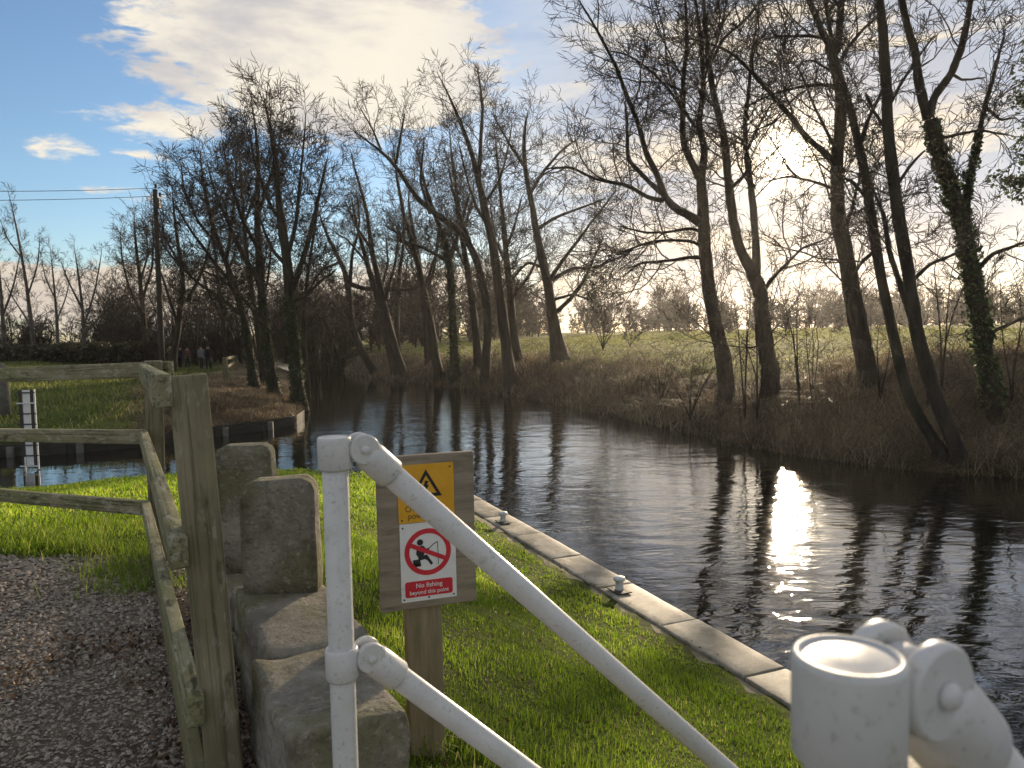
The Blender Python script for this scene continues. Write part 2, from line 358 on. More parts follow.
def land(x, y):
    """height of the ground and which bank it belongs to (0 near, 1 far left, 2 right, 3 bed)"""
    x = np.asarray(x, float); y = np.asarray(y, float); P = np.stack([x, y], -1)
    ins = inside(P, poly)
    dn, df, dr = dist(P, near_edge), dist(P, far_edge), dist(P, right_edge)
    reg = np.argmin(np.stack([dn, df, dr], -1), -1)
    dc = np.maximum(CO - P @ CN - 0.36, 0); dfar = dist(P, near_edge[1:])
    s1 = np.clip(dc / 3.6, 0, 1); s1 = 0.55 * s1 + 0.45 * sm(s1)
    s2 = np.clip((dfar - .3) / 9.5, 0, 1); s2 = 0.65 * s2 + 0.35 * s2 * (2 - s2)
    zn = -1.235 + (GZ + 1.235) * s1 * s2 + 0.05 * vnoise(x, y, 0.9) * np.clip(dfar, 0, 1) * np.clip(dc, 0, 1)
    k = sm((-x - 0.42 * y - 1.0) / 4.5)
    zf = np.interp(df, [0, 1.2, 3.2, 7, 14, 40], [-1.14, -0.95, -0.50, -0.18, -0.25, -0.5]) - 0.35 * sm((y - 38) / 10)
    zfl = np.interp(df, [0, 1.5, 5, 11, 16, 60], [-1.14, -1.02, -0.70, -0.05, 0.25, 0.5])
    zf = zf * (1 - k) + zfl * k + 0.22 * vnoise(x, y, 0.45) * np.clip(df / 2, 0, 1)
    za = np.interp(dr, [0, 0.6, 1.5, 3.0, 4.6, 7, 12, 40, 120, 400], [-1.56, -1.15, -0.60, 0.22, 0.82, 1.02, 1.08, 1.25, 1.4, 1.5])
    zb_ = np.interp(dr, [0, 0.6, 1.5, 3.0, 5.0, 8, 13, 26, 50, 120, 400], [-1.56, -1.2, -0.80, -0.2, 0.22, 0.52, 0.80, 1.25, 1.5, 1.55, 1.6])
    kb = sm((y - 18) / 8); zr = za * (1 - kb) + zb_ * kb
    zr = zr + 0.35 * vnoise(x + 31, y, 0.16) * np.clip(dr / 5, 0, 1) + 0.2 * vnoise(x, y, 0.8) * np.clip(dr / 2, 0, 1) * np.clip(1.6 - dr / 7, 0.1, 1)
    zn = np.where(CO - P @ CN < 0.33, -1.9, zn)                    # under the coping
    z = np.choose(reg, [zn, zf, zr])
    din = np.minimum(np.minimum(dn, df), dr)
    bed = np.where(reg == 2, -1.56 - 0.45 * np.minimum(din, 2.0), -2.3)
    z = np.where(ins, bed, z)
    return z, np.where(ins, 3, reg), dn, df, dr
def lz(x, y): return float(land(np.array([x]), np.array([y]))[0][0])
def on(x, y):                                 # where a pixel's ray meets the land
    d = ray(x, y); d = d / d[1]
    Y = np.linspace(1.5, 160, 6000); P = CAM + d * Y[:, None]
    zz = land(P[:, 0], P[:, 1])[0]; hit = np.argmax(P[:, 2] < zz)
    return P[hit]

# gravel lies on this side of the fence: its far limit and its limit towards the stone wall
def gravel_w(x, y):
    lim = 5.15 + 0.10 * (x + 2.4) + 0.55 * vnoise(x, y, 1.1) + 0.25 * vnoise(x, y, 4)
    side = (np.array([0.883, 0.47]) @ np.stack([x + 0.9, y - 2.95]).reshape(2, -1)).reshape(x.shape)
    return sm((lim - y) / 0.35 + 0.5) * sm((0.05 - side) / 0.25 + 0.5)

def spread(n, c, lo, hi, fine):
    u = np.linspace(-1, 1, n); k = 5.2
    s = np.sinh(k * u) / math.sinh(k)
    a = np.where(s < 0, s * (c - lo), s * (hi - c)) + c + fine * u
    return a
gx = spread(270, 0.0, -380, 380, 9.0); gy = spread(340, 8.0, -60, 520, 14.0)
X, Y = np.meshgrid(gx, gy)
Z, REG, DN, DF, DR = land(X, Y)
gw = gravel_w(X, Y) * (REG == 0)
base = np.zeros(X.shape + (3,))
lawn = np.array([0.085, 0.11, 0.02]); soil = np.array([0.062, 0.047, 0.034]); fieldc = np.array([0.21, 0.215, 0.06]); gravc = np.array([0.22, 0.18, 0.152])
base[:] = lawn
base = base * (1 - gw[..., None]) + gravc * gw[..., None]
brown = np.array([0.17, 0.13, 0.085])
wf = sm((DR - 4.9 + 2.3 * sm((Y - 18) / 8) + 2.0 * vnoise(X, Y, .5)) / 2.5)[..., None]
base = np.where((REG == 2)[..., None], brown * (1 - wf) + fieldc * wf, base)
kf = sm((-X - 0.42 * Y - 0.2) / 3)[..., None]
pf = sm((DF - 4.2 + 3 * vnoise(X, Y, .6)) / 2.5)[..., None]
base = np.where((REG == 1)[..., None], brown * 1.1 * (1 - np.maximum(kf, pf)) + np.array([0.11, 0.14, 0.035]) * np.maximum(kf, pf), base)
base = np.where((REG == 3)[..., None], soil * 0.6, base)
wet = np.where(REG == 2, 0.35 + 0.65 * sm(DR / 1.3), np.where(REG == 1, 0.35 + 0.65 * sm(DF / 0.9), 1.0))      # soaked earth by the water
base = base * wet[..., None]
H, Wd = X.shape
ii = (np.arange(H - 1)[:, None] * Wd + np.arange(Wd - 1)[None, :]).ravel()
gme = np_mesh('ground', np.stack([X, Y, Z], -1).reshape(-1, 3), [np.stack([ii, ii + 1, ii + Wd + 1, ii + Wd], -1)], True, {'tint': base.reshape(-1, 3)})
m, T, b = new_mat('ground_earth')
at = T.n.new('ShaderNodeAttribute'); at.attribute_name = 'tint'
gc = T.n.new('ShaderNodeTexCoord').outputs['Object']
c1 = T.mix(T.smooth(T.noise(gc, 0.7, 8, 0.65), 0.35, 0.7), (0.62, 0.62, 0.60), (1.35, 1.3, 1.15))
c2 = T.mix(T.smooth(T.noise(gc, 14, 8, 0.7), 0.3, 0.7), (0.55, 0.55, 0.55), (1.4, 1.4, 1.4))
T.put(b.inputs['Base Color'], T.mix(1.0, T.mix(1.0, at.outputs['Color'], c1, 'MULTIPLY'), c2, 'MULTIPLY'))
b.inputs['Roughness'].default_value = 0.95; b.inputs['Specular IOR Level'].default_value = 0.1
bn = T.n.new('ShaderNodeBump'); bn.inputs['Strength'].default_value = 0.9; bn.inputs['Distance'].default_value = 0.05
T.put(bn.inputs['Height'], T.noise(gc, 26, 8, 0.7)); T.l.new(bn.outputs[0], b.inputs['Normal'])
tag(link('ground', gme, m), 'gravel, lawn, brown canal banks and sunlit field', kind='structure')

# water
wv = np.array([(-120, -10, ZW), (60, -10, ZW), (60, 130, ZW), (-120, 130, ZW)])
wme = np_mesh('canal_water', wv, [np.array([[0, 1, 2, 3]])], False)
m, T, b = new_mat('canal_water')
gc = T.n.new('ShaderNodeTexCoord').outputs['Object']
mp = T.n.new('ShaderNodeMapping'); mp.inputs['Rotation'].default_value = (0, 0, math.radians(-8)); mp.inputs['Scale'].default_value = (0.55, 1.0, 1); T.l.new(gc, mp.inputs[0])
b.inputs['Base Color'].default_value = (0.012, 0.011, 0.008, 1); b.inputs['Roughness'].default_value = 0.035; b.inputs['IOR'].default_value = 1.55
wh = T.m('ADD', T.m('MULTIPLY', T.noise(mp.outputs[0], 1.3, 2, 0.45, 0.6), 1.0), T.m('MULTIPLY', T.noise(mp.outputs[0], 5.2, 3, 0.5, 0.9), 0.36))
sx = T.n.new('ShaderNodeSeparateXYZ'); T.l.new(gc, sx.inputs[0])
calm = T.m('MULTIPLY', T.smooth(T.noise(gc, 0.16, 2, 0.5), 0.3, 0.7, 0.6, 1.25), T.smooth(sx.outputs[0], -8.0, -4.5, 0.3, 1.0))   # the side water lies sheltered
bn = T.n.new('ShaderNodeBump'); bn.inputs['Strength'].default_value = 1.0; bn.inputs['Distance'].default_value = 0.021
T.put(bn.inputs['Height'], T.m('MULTIPLY', wh, calm)); T.l.new(bn.outputs[0], b.inputs['Normal'])
gl = T.n.new('ShaderNodeBsdfGlossy'); gl.inputs['Color'].default_value = (0.86, 0.90, 0.95, 1); gl.inputs['Roughness'].default_value = 0.035; T.l.new(bn.outputs[0], gl.inputs['Normal'])
mg = T.n.new('ShaderNodeMixShader'); mg.inputs[0].default_value = 0.17; T.l.new(b.outputs[0], mg.inputs[1]); T.l.new(gl.outputs[0], mg.inputs[2])
T.l.new(mg.outputs[0], T.n['Material Output'].inputs[0])
tag(link('canal_water', wme, m), 'dark rippled canal water reflecting trees and low sun', kind='structure')

# ------------------------------------------------------------------ canal edge: coping slabs, kerb strip, bollards
def rough_box(sx, sy, sz, bev=0.01, amp=0.0, seed=0, cuts=2, freq=4.0):
    bm = bmesh.new(); bmesh.ops.create_cube(bm, size=1.0)
    for v in bm.verts: v.co = Vector((v.co.x * sx, v.co.y * sy, v.co.z * sz))
    if bev: bmesh.ops.bevel(bm, geom=bm.edges[:], offset=bev, segments=2, affect='EDGES', profile=0.6)
    if amp:
        bmesh.ops.subdivide_edges(bm, edges=[e for e in bm.edges if e.calc_length() > 0.04], cuts=cuts, use_grid_fill=True)
        off = Vector((seed * 7.3, seed * 3.1, seed * 1.7))
        for v in bm.verts:
            n = mnoise.noise_vector(v.co * freq + off) * amp + mnoise.noise_vector(v.co * freq * 3.7 + off) * amp * 0.4 + mnoise.noise_vector(v.co * freq * 10 + off) * amp * 0.16
            v.co += n
    me = bpy.data.meshes.new('piece'); bm.to_mesh(me); bm.free()
    for p in me.polygons: p.use_smooth = bool(amp)
    return me
kc = thing('canal_coping', 'pale concrete coping edging the near canal bank beside the lawn', 'coping', (*cop(CO, 0), -1.2))
ang_c = math.atan2(CT[1], CT[0])
slab_len = 1.18
slabs = [rough_box(slab_len - 0.012, 0.42, 0.42, 0.018, 0.0045, s, 3, 3.0) for s in range(4)]
kerbs = [rough_box(slab_len - 0.012, 0.135, 0.40, 0.014, 0.006, s + 9, 3, 4.0) for s in range(4)]
for i in range(-6, 12):
    a = i * slab_len + 0.5 * slab_len
    p = cop(CO - 0.21, a) - cop(CO, 0)
    o = link('coping_slab', slabs[i % 4], M['concrete'], kc); o.location = (p[0], p[1], -0.21 + 0.004 * math.sin(i * 2.1)); o.rotation_euler = (0, 0, ang_c + (math.pi if i % 3 == 0 else 0))
    p = cop(CO - 0.495, a + .3) - cop(CO, 0)
    o = link('kerb_block', kerbs[i % 4], M['kerb'], kc); o.location = (p[0], p[1], -0.215 - 0.006 + 0.006 * math.sin(i * 3.3)); o.rotation_euler = (0, 0, ang_c)

def lathe(profile, k=20, cap=True):
    bm = bmesh.new(); rings = []
    for r, z in profile: rings.append([bm.verts.new((r * math.cos(2 * math.pi * i / k), r * math.sin(2 * math.pi * i / k), z)) for i in range(k)])
    for a, b2 in zip(rings[:-1], rings[1:]):
        for i in range(k): bm.faces.new((a[i], a[(i + 1) % k], b2[(i + 1) % k], b2[i]))
    if cap: bm.faces.new(rings[0][::-1]); bm.faces.new(rings[-1])
    me = bpy.data.meshes.new('turned'); bm.to_mesh(me); bm.free()
    for p in me.polygons: p.use_smooth = len(p.vertices) == 4
    return me
BS = 0.8
stem_me = lathe([(r * BS, z * BS) for r, z in ((0.06, 0), (0.055, 0.03), (0.05, 0.07), (0.052, 0.11), (0.06, 0.125))])
cap_me = lathe([(r * BS, z * BS) for r, z in ((0.06, 0.124), (0.078, 0.132), (0.084, 0.15), (0.076, 0.172), (0.05, 0.182), (0.02, 0.186))])
plate_me = rough_box(0.24, 0.17, 0.012, 0.003)
for lab, (bx, by) in (('white mushroom mooring bollard on coping, farther one beside the sign board', (498, 523)), ('white mushroom mooring bollard on coping, nearer one with sunlit slabs round it', (620, 591))):
    g = G(bx, by, -1.2); q = g[:2] @ CT
    pp = cop(CO - 0.27, q)
    t = thing('mooring_bollard', lab, 'bollard', (pp[0], pp[1], -1.196), ang_c, 'mooring bollards on the coping')
    link('base_plate', plate_me, M['iron'], t).location = (0, 0, 0.006)
    link('stem', stem_me, M['bollard'], t).location = (0, 0, 0.01); link('cap', cap_me, M['bollard'], t).location = (0, 0, 0.01)

# far side: boards held by posts along the water
def bar(p0, p1, w, h, bev=0.006, amp=0.0, seed=0, yaw=0.0):
    """a squared timber from p0 to p1: mesh and matrix; w across, h in height"""
    p0, p1 = Vector([float(v) for v in p0]), Vector([float(v) for v in p1]); d = p1 - p0; L = d.length; d.normalize()
    side = Vector((0, 0, 1)).cross(d)
    side = side.normalized() if side.length > 0.2 else Vector((math.cos(yaw), math.sin(yaw), 0)) - d * (d.x * math.cos(yaw) + d.y * math.sin(yaw))
    side.normalize(); u = d.cross(side)
    me = rough_box(L, w, h, bev, amp, seed, 2, 6.0)
    mat = Matrix((( d.x, side.x, u.x, (p0.x + p1.x) / 2), (d.y, side.y, u.y, (p0.y + p1.y) / 2), (d.z, side.z, u.z, (p0.z + p1.z) / 2), (0, 0, 0, 1)))
    return me, mat
def bar_part(name, parent, p0, p1, w, h, mat, bev=0.006, amp=0.0, seed=0, yaw=0.0):
    """part whose mesh is already in its thing's space (thing at its own location, unrotated)"""
    me, mx_ = bar(p0, p1, w, h, bev, amp, seed, yaw)
    o = link(name, me, mat, parent); o.matrix_local = Matrix.Translation(-parent.location) @ mx_
    return o
te = thing('timber_edging', 'dark timber edging boards with pale posts round the far grassy point', 'edging', (*far_edge[4], ZW))
fe = [np.asarray(p) for p in far_edge[:9]]
for i, (a, b2) in enumerate(zip(fe[:-1], fe[1:])):
    L = np.linalg.norm(b2 - a); n = max(1, round(L / 3.0))
    for j in range(n):
        q0, q1 = a + (b2 - a) * j / n, a + (b2 - a) * (j + 1) / n
        bar_part('edge_board', te, (*q0, ZW + 0.155), (*(q1 * 0.998 + q0 * 0.002), ZW + 0.155), 0.06, 0.36, M['edge_board'], 0.01, 0.006, i * 7 + j)
        dn_ = (q1 - q0) / np.linalg.norm(q1 - q0); nn = np.array([dn_[1], -dn_[0]])
        for s in range(0 if i > 6 else round(np.linalg.norm(q1 - q0) / 1.45)):
            c = q0 + dn_ * (0.3 + 1.45 * s) + nn * 0.10
            bar_part('edge_post', te, (*c, ZW - 0.4), (*c, ZW + 0.27), 0.16, 0.12, M['edge_post'], 0.01, 0.004, s)

# ------------------------------------------------------------------ post-and-rail fence round the gravel
n_top, n_bot = PY(187, 375, 2.24), PY(225, 775, 2.24)
ndir = (n_bot - n_top); n_bot = n_top + ndir * ((n_top[2] + 0.25) / -ndir[2])
c_top, c_bot = PY(153, 361, 5.02), PY(157, 550, 5.02); c_bot = np.array([c_bot[0], c_bot[1], -0.3])
fence = thing('wooden_fence', 'weathered mossy timber post-and-rail fence turning a corner beside the gravel', 'fence', (c_top[0], c_top[1], GZ))
bar_part('post', fence, n_bot, n_top, 0.106, 0.106, M['timber'], 0.006, 0.0025, 1, math.radians(25))
bar_part('post', fence, c_bot, c_top, 0.11, 0.11, M['timber'], 0.006, 0.0025, 2, math.radians(25))
for k, ((x0, y0), (x1, y1)) in enumerate([((162, 391), (143, 371)), ((179, 553), (144, 438)), ((195, 712), (146, 507))]):
    a = PY(x0, y0, 2.13); b2 = PY(x1, y1, 4.93)
    bar_part('rail', fence, a, b2, 0.05, 0.094, M['rail_timber'], 0.005, 0.0025, k + 3)
a = PY(197, 745, 2.13); b2 = PY(151, 512, 4.93); a[2] = 0.185; b2[2] = 0.13
bar_part('gravel_board', fence, a + np.array([0.012, 0, 0]), b2 + np.array([0.012, 0, 0]), 0.045, 0.15, M['timber'], 0.005, 0.003, 8)
for k, (yl, yr) in enumerate([(375, 370), (435, 437), (495, 508)]):
    r_ = PY(171 if k == 0 else 143, yr - (1 if k == 0 else 0), 5.09); l_ = PY(0, yl, 5.75)
    l_ = r_ + (l_ - r_) * 1.75
    bar_part('rail', fence, l_, r_, 0.05, 0.096 if k else 0.105, M['rail_timber'], 0.005, 0.0025, k + 12)
for (x0, y0, Yk) in ((158, 386, 2.20), (171, 535, 2.20), (186, 690, 2.20), (141, 371, 4.88), (143, 439, 4.88), (145, 508, 4.88)):
    o = link('bolt', lathe([(0.011, 0), (0.011, 0.004), (0.006, 0.007)], 8), M['iron'], fence)
    c_ = PY(x0, y0, Yk); o.matrix_local = Matrix.Translation(Vector(c_) - fence.location) @ Vector((-0.88, -0.47, 0)).to_track_quat('Z', 'Y').to_matrix().to_4x4()
lp = l_ + np.array([0.1, 0.08, 0])
bar_part('post', fence, (lp[0], lp[1], -0.3), (lp[0], lp[1], 1.40), 0.11, 0.11, M['timber'], 0.008, 0.002, 5)

# ------------------------------------------------------------------ old stone wall with two upright slabs
U2 = np.array([-0.47, 0.883]); V2 = np.array([0.883, 0.47])
W0 = np.array([-0.9, 2.95])
def wp(s, t, z): q = W0 + U2 * s + V2 * (t + 0.085 * min(s, 0)); return (float(q[0]), float(q[1]), z)
wall = thing('stone_wall', 'low wall of weathered lichen-spotted stone blocks behind the white handrail', 'wall', wp(0, 0, GZ - 0.2))
wrz = math.atan2(U2[1], U2[0])
def block(s0, s1, t0, t1, z0, z1, seed, amp=0.018, name='stone_block', bev=0.018, tilt=0.0):
    me = rough_box(s1 - s0, t1 - t0, z1 - z0, bev, amp, seed, 9 if z1 > 0.3 else 4, 4.0)
    me.transform(Matrix.Rotation(wrz, 4, 'Z') @ Matrix.Rotation(tilt, 4, 'Y'))
    c = Vector(wp((s0 + s1) / 2, (t0 + t1) / 2, (z0 + z1) / 2))
    o = link(name, me, M['stone'], wall); o.location = c - wall.location
    return o
block(-1.13, -0.58, -0.17, 0.15, 0.24, 0.545, 1, 0.02); block(-0.575, 0.12, -0.165, 0.165, 0.30, 0.56, 2, 0.016)
block(-1.09, -0.45, -0.15, 0.14, -0.25, 0.235, 3, 0.02); block(-0.44, 0.3, -0.15, 0.15, -0.2, 0.295, 4, 0.02)
block(0.13, 0.62, -0.14, 0.12, 0.20, 0.40, 5, 0.025); block(0.63, 0.98, -0.15, 0.12, 0.10, 0.36, 6, 0.025)
block(0.3, 0.95, -0.14, 0.13, -0.25, 0.19, 7, 0.02); block(1.0, 1.5, -0.14, 0.13, -0.3, 0.34, 8, 0.02)
block(1.28, 1.75, -0.12, 0.12, -0.35, 0.18, 14, 0.02); block(-0.93, -0.72, 0.145, 0.20, -0.2, 0.42, 11, 0.02)
# lower stones at the wall's right foot
def upright(label, s, t, w, th, z0, z1, seed, yaw):
    bm = bmesh.new()
    prof = [(-w / 2, 0), (w / 2, 0), (w / 2, z1 - z0 - 0.045), (w / 2 - 0.012, z1 - z0 - 0.018), (w / 2 - 0.045, z1 - z0), (-w / 2 + 0.05, z1 - z0 - 0.006), (-w / 2 + 0.014, z1 - z0 - 0.022), (-w / 2, z1 - z0 - 0.05)]
    f0 = [bm.verts.new((x, -th / 2, z)) for x, z in prof]; f1 = [bm.verts.new((x, th / 2, z)) for x, z in prof]
    bm.faces.new(f0); bm.faces.new(f1[::-1])
    for i in range(len(prof)): bm.faces.new((f0[i], f1[i], f1[(i + 1) % len(prof)], f0[(i + 1) % len(prof)]))
    bmesh.ops.recalc_face_normals(bm, faces=bm.faces[:])
    bmesh.ops.bevel(bm, geom=[e for e in bm.edges if abs(abs(e.verts[0].co.y) - th / 2) < 1e-4 and abs(e.verts[0].co.y - e.verts[1].co.y) < 1e-4], offset=0.014, segments=2, affect='EDGES')
    bmesh.ops.triangulate(bm, faces=[f for f in bm.faces if len(f.verts) > 4])
    bmesh.ops.subdivide_edges(bm, edges=[e for e in bm.edges if e.calc_length() > 0.05], cuts=4, use_grid_fill=True)
    for v in bm.verts:
        v.co += mnoise.noise_vector(v.co * 6 + Vector((seed, 0, seed))) * 0.006 + mnoise.noise_vector(v.co * 28 + Vector((seed, 3, seed))) * 0.0022
    me = bpy.data.meshes.new('slab'); bm.to_mesh(me); bm.free()
    for p in me.polygons: p.use_smooth = True
    o = link('upright_stone', me, M['stone']); o.location = wp(s, t, z0); o.rotation_euler = (0, 0, yaw)
    return tag(o, label, 'stone slab', 'upright slabs on the stone wall')
upright('nearer upright grey stone slab with rounded top, standing on the wall beside the white post', 0.02, -0.015, 0.285, 0.13, 0.54, 1.005, 1, math.radians(3))
upright('farther upright grey stone slab, half hidden behind the nearer slab', 1.08, 0.022, 0.275, 0.13, 0.32, 1.01, 2, math.radians(3))

# ------------------------------------------------------------------ white tubular handrails down the steps
DV = Vector((0.883 * math.cos(math.radians(44.5)), 0.47 * math.cos(math.radians(44.5)), -math.sin(math.radians(44.5))))   # the rails' fall
def tube_mesh(p0, p1, r, k=24, cap=True):
    p0, p1 = Vector(p0), Vector(p1); L = (p1 - p0).length
    e = 0.0025
    me = lathe([(r - e, 0), (r, e), (r, L - e), (r - e, L)], k)
    me.transform(Matrix.Translation(p0) @ (p1 - p0).to_track_quat('Z', 'Y').to_matrix().to_4x4())
    return me
def merge(mes, name='fitting'):
    bm = bmesh.new()
    for me in mes: bm.from_mesh(me)
    o = bpy.data.meshes.new(name); bm.to_mesh(o); bm.free()
    for p in o.polygons: p.use_smooth = len(p.vertices) == 4
    return o
def handrail(label, top, ground, length, lower, tops):
    top = Vector([float(v) for v in top])
    t = thing('handrail', label, 'handrail', (top.x, top.y, ground), 0, 'white handrails beside the steps')
    L = lambda v: Vector(v) - t.location
    R = 0.0242
    hv = Vector((DV.x, DV.y, 0)).normalized(); nrm = Vector((0, 0, 1)).cross(hv)
    def post(base, head, nm):
        link('post', tube_mesh(L(base), L(head), R), M['white'], t)
        link('base_flange', tube_mesh(L(base) - Vector((0, 0, 0.004)), L(base) + Vector((0, 0, 0.012)), 0.055), M['white'], t)
    post((top.x, top.y, ground), top - Vector((0, 0, 0.012)), 'post')
    for k, dz_ in enumerate((0.0, lower)):
        c = top - Vector((0, 0, dz_))
        # socket on the post, capped at the top
        if k == 0:
            prof = [(0.0285, -0.062), (0.0312, -0.058), (0.0315, -0.004), (0.0305, 0.0), (0.0275, 0.0008), (0.0262, -0.0016), (0.0258, -0.0016), (0.015, 0.0006), (0.004, 0.0012)]
        else:
            prof = [(0.0285, -0.062), (0.0315, -0.057), (0.0315, -0.005), (0.0285, 0.0)]
        so = lathe(prof, 32, True); so.transform(Matrix.Translation(L(c)))
        f = link('socket', so, M['white'], t)
        # lug and swivel: a fork of two rounded cheeks with a pivot bolt
        piv = c + hv * 0.052 - Vector((0, 0, 0.026))
        lug = tube_mesh(L(c + hv * 0.02 - Vector((0, 0, 0.024))), L(c + hv * 0.058 - Vector((0, 0, 0.024))), 0.0115, 16)
        link('lug', merge([lug, tube_mesh(L(piv - nrm * 0.010), L(piv + nrm * 0.010), 0.0205, 24)]), M['white'], t)
        for sgn in (-1, 1):
            ch = tube_mesh(L(piv + nrm * 0.0125 * sgn), L(piv + nrm * 0.0255 * sgn), 0.029, 28)
            sleeve_side = None
            ck = link('swivel_cheek', ch, M['white'], t)
            bo = lathe([(0.0085, 0), (0.0085, 0.003), (0.006, 0.006), (0.002, 0.0072)], 16)
            bo.transform(Matrix.Translation(L(piv + nrm * 0.0255 * sgn)) @ (nrm * sgn).to_track_quat('Z', 'Y').to_matrix().to_4x4())
            link('bolt', bo, M['white'], ck)
        s0 = piv + DV * 0.012; s1 = piv + DV * 0.13
        sl = lathe([(0.026, 0), (0.0295, 0.006), (0.0305, 0.016), (0.0305, 0.066), (0.0285, 0.070)], 32)
        sl.transform(Matrix.Translation(L(s0)) @ DV.to_track_quat('Z', 'Y').to_matrix().to_4x4())
        link('sleeve', sl, M['white'], t)
        e = piv + DV * (length - (0.12 if k else 0))
        link('rail', tube_mesh(L(piv + DV * 0.05), L(e), R), M['white'], t)
        if k == 0: foot = e
    gz = min(lz(foot.x, foot.y), foot.z - 0.5)
    post((foot.x, foot.y, gz), (foot.x, foot.y, foot.z + 0.02), 'post')
    return t
fp = PY(334, 437, 1.42)
handrail('white tubular handrail in front of the sign, farther of the two', fp, 0.1, 1.72, 0.405, None)
npst = PY(849, 655, 0.425)
handrail('white tubular handrail close to the camera at lower right', npst, 0.1, 1.72, 0.405, None)
# the flight of steps between the two handrails
steps = thing('stone_steps', 'short flight of stone steps between the white handrails', 'steps', (0.1, 0.9, -0.3))
for i in range(4):
    me = rough_box(0.34, 0.98, 0.4, 0.012, 0.005, i, 3)
    me.transform(Matrix.Rotation(math.atan2(V2[1], V2[0]), 4, 'Z'))
    o = link('tread', me, M['stone'], steps)
    c = np.array([-0.06, 0.92]) + V2 * (0.1 + 0.30 * i)
    o.location = Vector((c[0], c[1], -0.1 - 0.17 * i)) - steps.location

# ------------------------------------------------------------------ sign on its post
SB = PY(381, 614, 2.66)
sign = thing('warning_sign', 'weathered timber board with yellow and no-fishing plates on a post', 'sign', SB, math.radians(19))
def spart(name, me, mat, parent=None): return link(name, me, mat, parent or sign)
bw, bh = 0.357, 0.562
def plank(x0, x1, z0, z1, seed):
    me = rough_box(x1 - x0, 0.03, z1 - z0, 0.004, 0.0018, seed, 3, 5); me.transform(Matrix.Translation(((x0 + x1) / 2, 0.015, (z0 + z1) / 2))); return me
spart('board', plank(0, bw, 0, bh, 3), M['sign_timber'])
pm = rough_box(0.132, 0.07, 2.0, 0.006, 0.002, 5, 3, 3); pm.transform(Matrix.Translation((0.165, 0.066, -0.56)))
spart('post', pm, M['post_timber'])
def flat(poly2, y, th=0.0008):
    bm = bmesh.new()
    vs = [bm.verts.new((x, y, z)) for x, z in poly2]; f = bm.faces.new(vs)
    r = bmesh.ops.extrude_face_region(bm, geom=[f])
    for v in r['geom']:
        if isinstance(v, bmesh.types.BMVert): v.co.y -= th
    bmesh.ops.recalc_face_normals(bm, faces=bm.faces[:])
    bmesh.ops.triangulate(bm, faces=[f for f in bm.faces if len(f.verts) > 4])
    me = bpy.data.meshes.new('flat'); bm.to_mesh(me); bm.free(); return me
def rrect(x0, x1, z0, z1, r):
    p = []
    for cx, cz, a0 in ((x1 - r, z1 - r, 0), (x0 + r, z1 - r, 90), (x0 + r, z0 + r, 180), (x1 - r, z0 + r, 270)):
        for k in range(6):
            a = math.radians(a0 + 18 * k); p.append((cx + r * math.cos(a), cz + r * math.sin(a)))
    return p
def disc(cx, cz, r, k=32): return [(cx + r * math.cos(2 * math.pi * i / k), cz + r * math.sin(2 * math.pi * i / k)) for i in range(k)]
def ring(cx, cz, r0, r1, y, th=0.0008, k=48):
    bm = bmesh.new(); R_ = []
    for yy in (y, y - th):
        R_.append([[bm.verts.new((cx + r * math.cos(2 * math.pi * i / k), yy, cz + r * math.sin(2 * math.pi * i / k))) for i in range(k)] for r in (r0, r1)])
    for i in range(k):
        j = (i + 1) % k
        bm.faces.new((R_[1][0][i], R_[1][0][j], R_[1][1][j], R_[1][1][i])); bm.faces.new((R_[0][0][i], R_[0][1][i], R_[0][1][j], R_[0][0][j]))
        bm.faces.new((R_[0][1][i], R_[1][1][i], R_[1][1][j], R_[0][1][j])); bm.faces.new((R_[0][0][i], R_[0][0][j], R_[1][0][j], R_[1][0][i]))
    me = bpy.data.meshes.new('ring'); bm.to_mesh(me); bm.free(); return me
def thick(pts, w):                                  # a stroke as a polygon
    p = np.array(pts, float); d = np.gradient(p, axis=0); d = norm(d); nrm = np.stack([-d[:, 1], d[:, 0]], 1) * w / 2
    return [tuple(q) for q in np.concatenate([p + nrm, (p - nrm)[::-1]])]
def text_mesh(body, size, cx, cz, y, spacing=1.0):
    cu = bpy.data.curves.new('t', 'FONT'); cu.body = body; cu.size = size; cu.align_x = 'CENTER'; cu.extrude = 0.0003; cu.space_character = spacing; cu.offset = size * 0.012
    ob = bpy.data.objects.new('t', cu); COL.objects.link(ob)
    dg = bpy.context.evaluated_depsgraph_get(); me = bpy.data.meshes.new_from_object(ob.evaluated_get(dg))
    bpy.data.objects.remove(ob); me.materials.clear()
    me.transform(Matrix.Translation((cx, y, cz)) @ Matrix.Rotation(math.pi / 2, 4, 'X')); return me
px0, px1 = 0.073, 0.279
zs = 0.318                                           # where the two plates meet
yp = spart('yellow_plate', flat(rrect(px0, px1, zs + 0.001, zs + 0.212, 0.004), -0.002, 0.002), M['yellow'])
wpl = spart('white_plate', flat(rrect(px0 + .002, px1 + .001, 0.030, zs - 0.001, 0.004), -0.002, 0.002), M['plate'])
cx = (px0 + px1) / 2
yF = -0.0044
tri = lambda s, z0: [(cx - s, z0), (cx + s, z0), (cx, z0 + s * 1.73)]
o_, i_ = tri(0.058, zs + 0.092), tri(0.038, zs + 0.1045)
bm = bmesh.new(); vo = [bm.verts.new((x, yF, z)) for x, z in o_]; vi = [bm.verts.new((x, yF, z)) for x, z in i_]
for k in range(3): bm.faces.new((vo[k], vo[(k + 1) % 3], vi[(k + 1) % 3], vi[k]))
me = bpy.data.meshes.new('triangle'); bm.to_mesh(me); bm.free(); me.transform(Matrix.Translation((0, -0.0004, 0)))
spart('triangle', me, M['black'], yp)
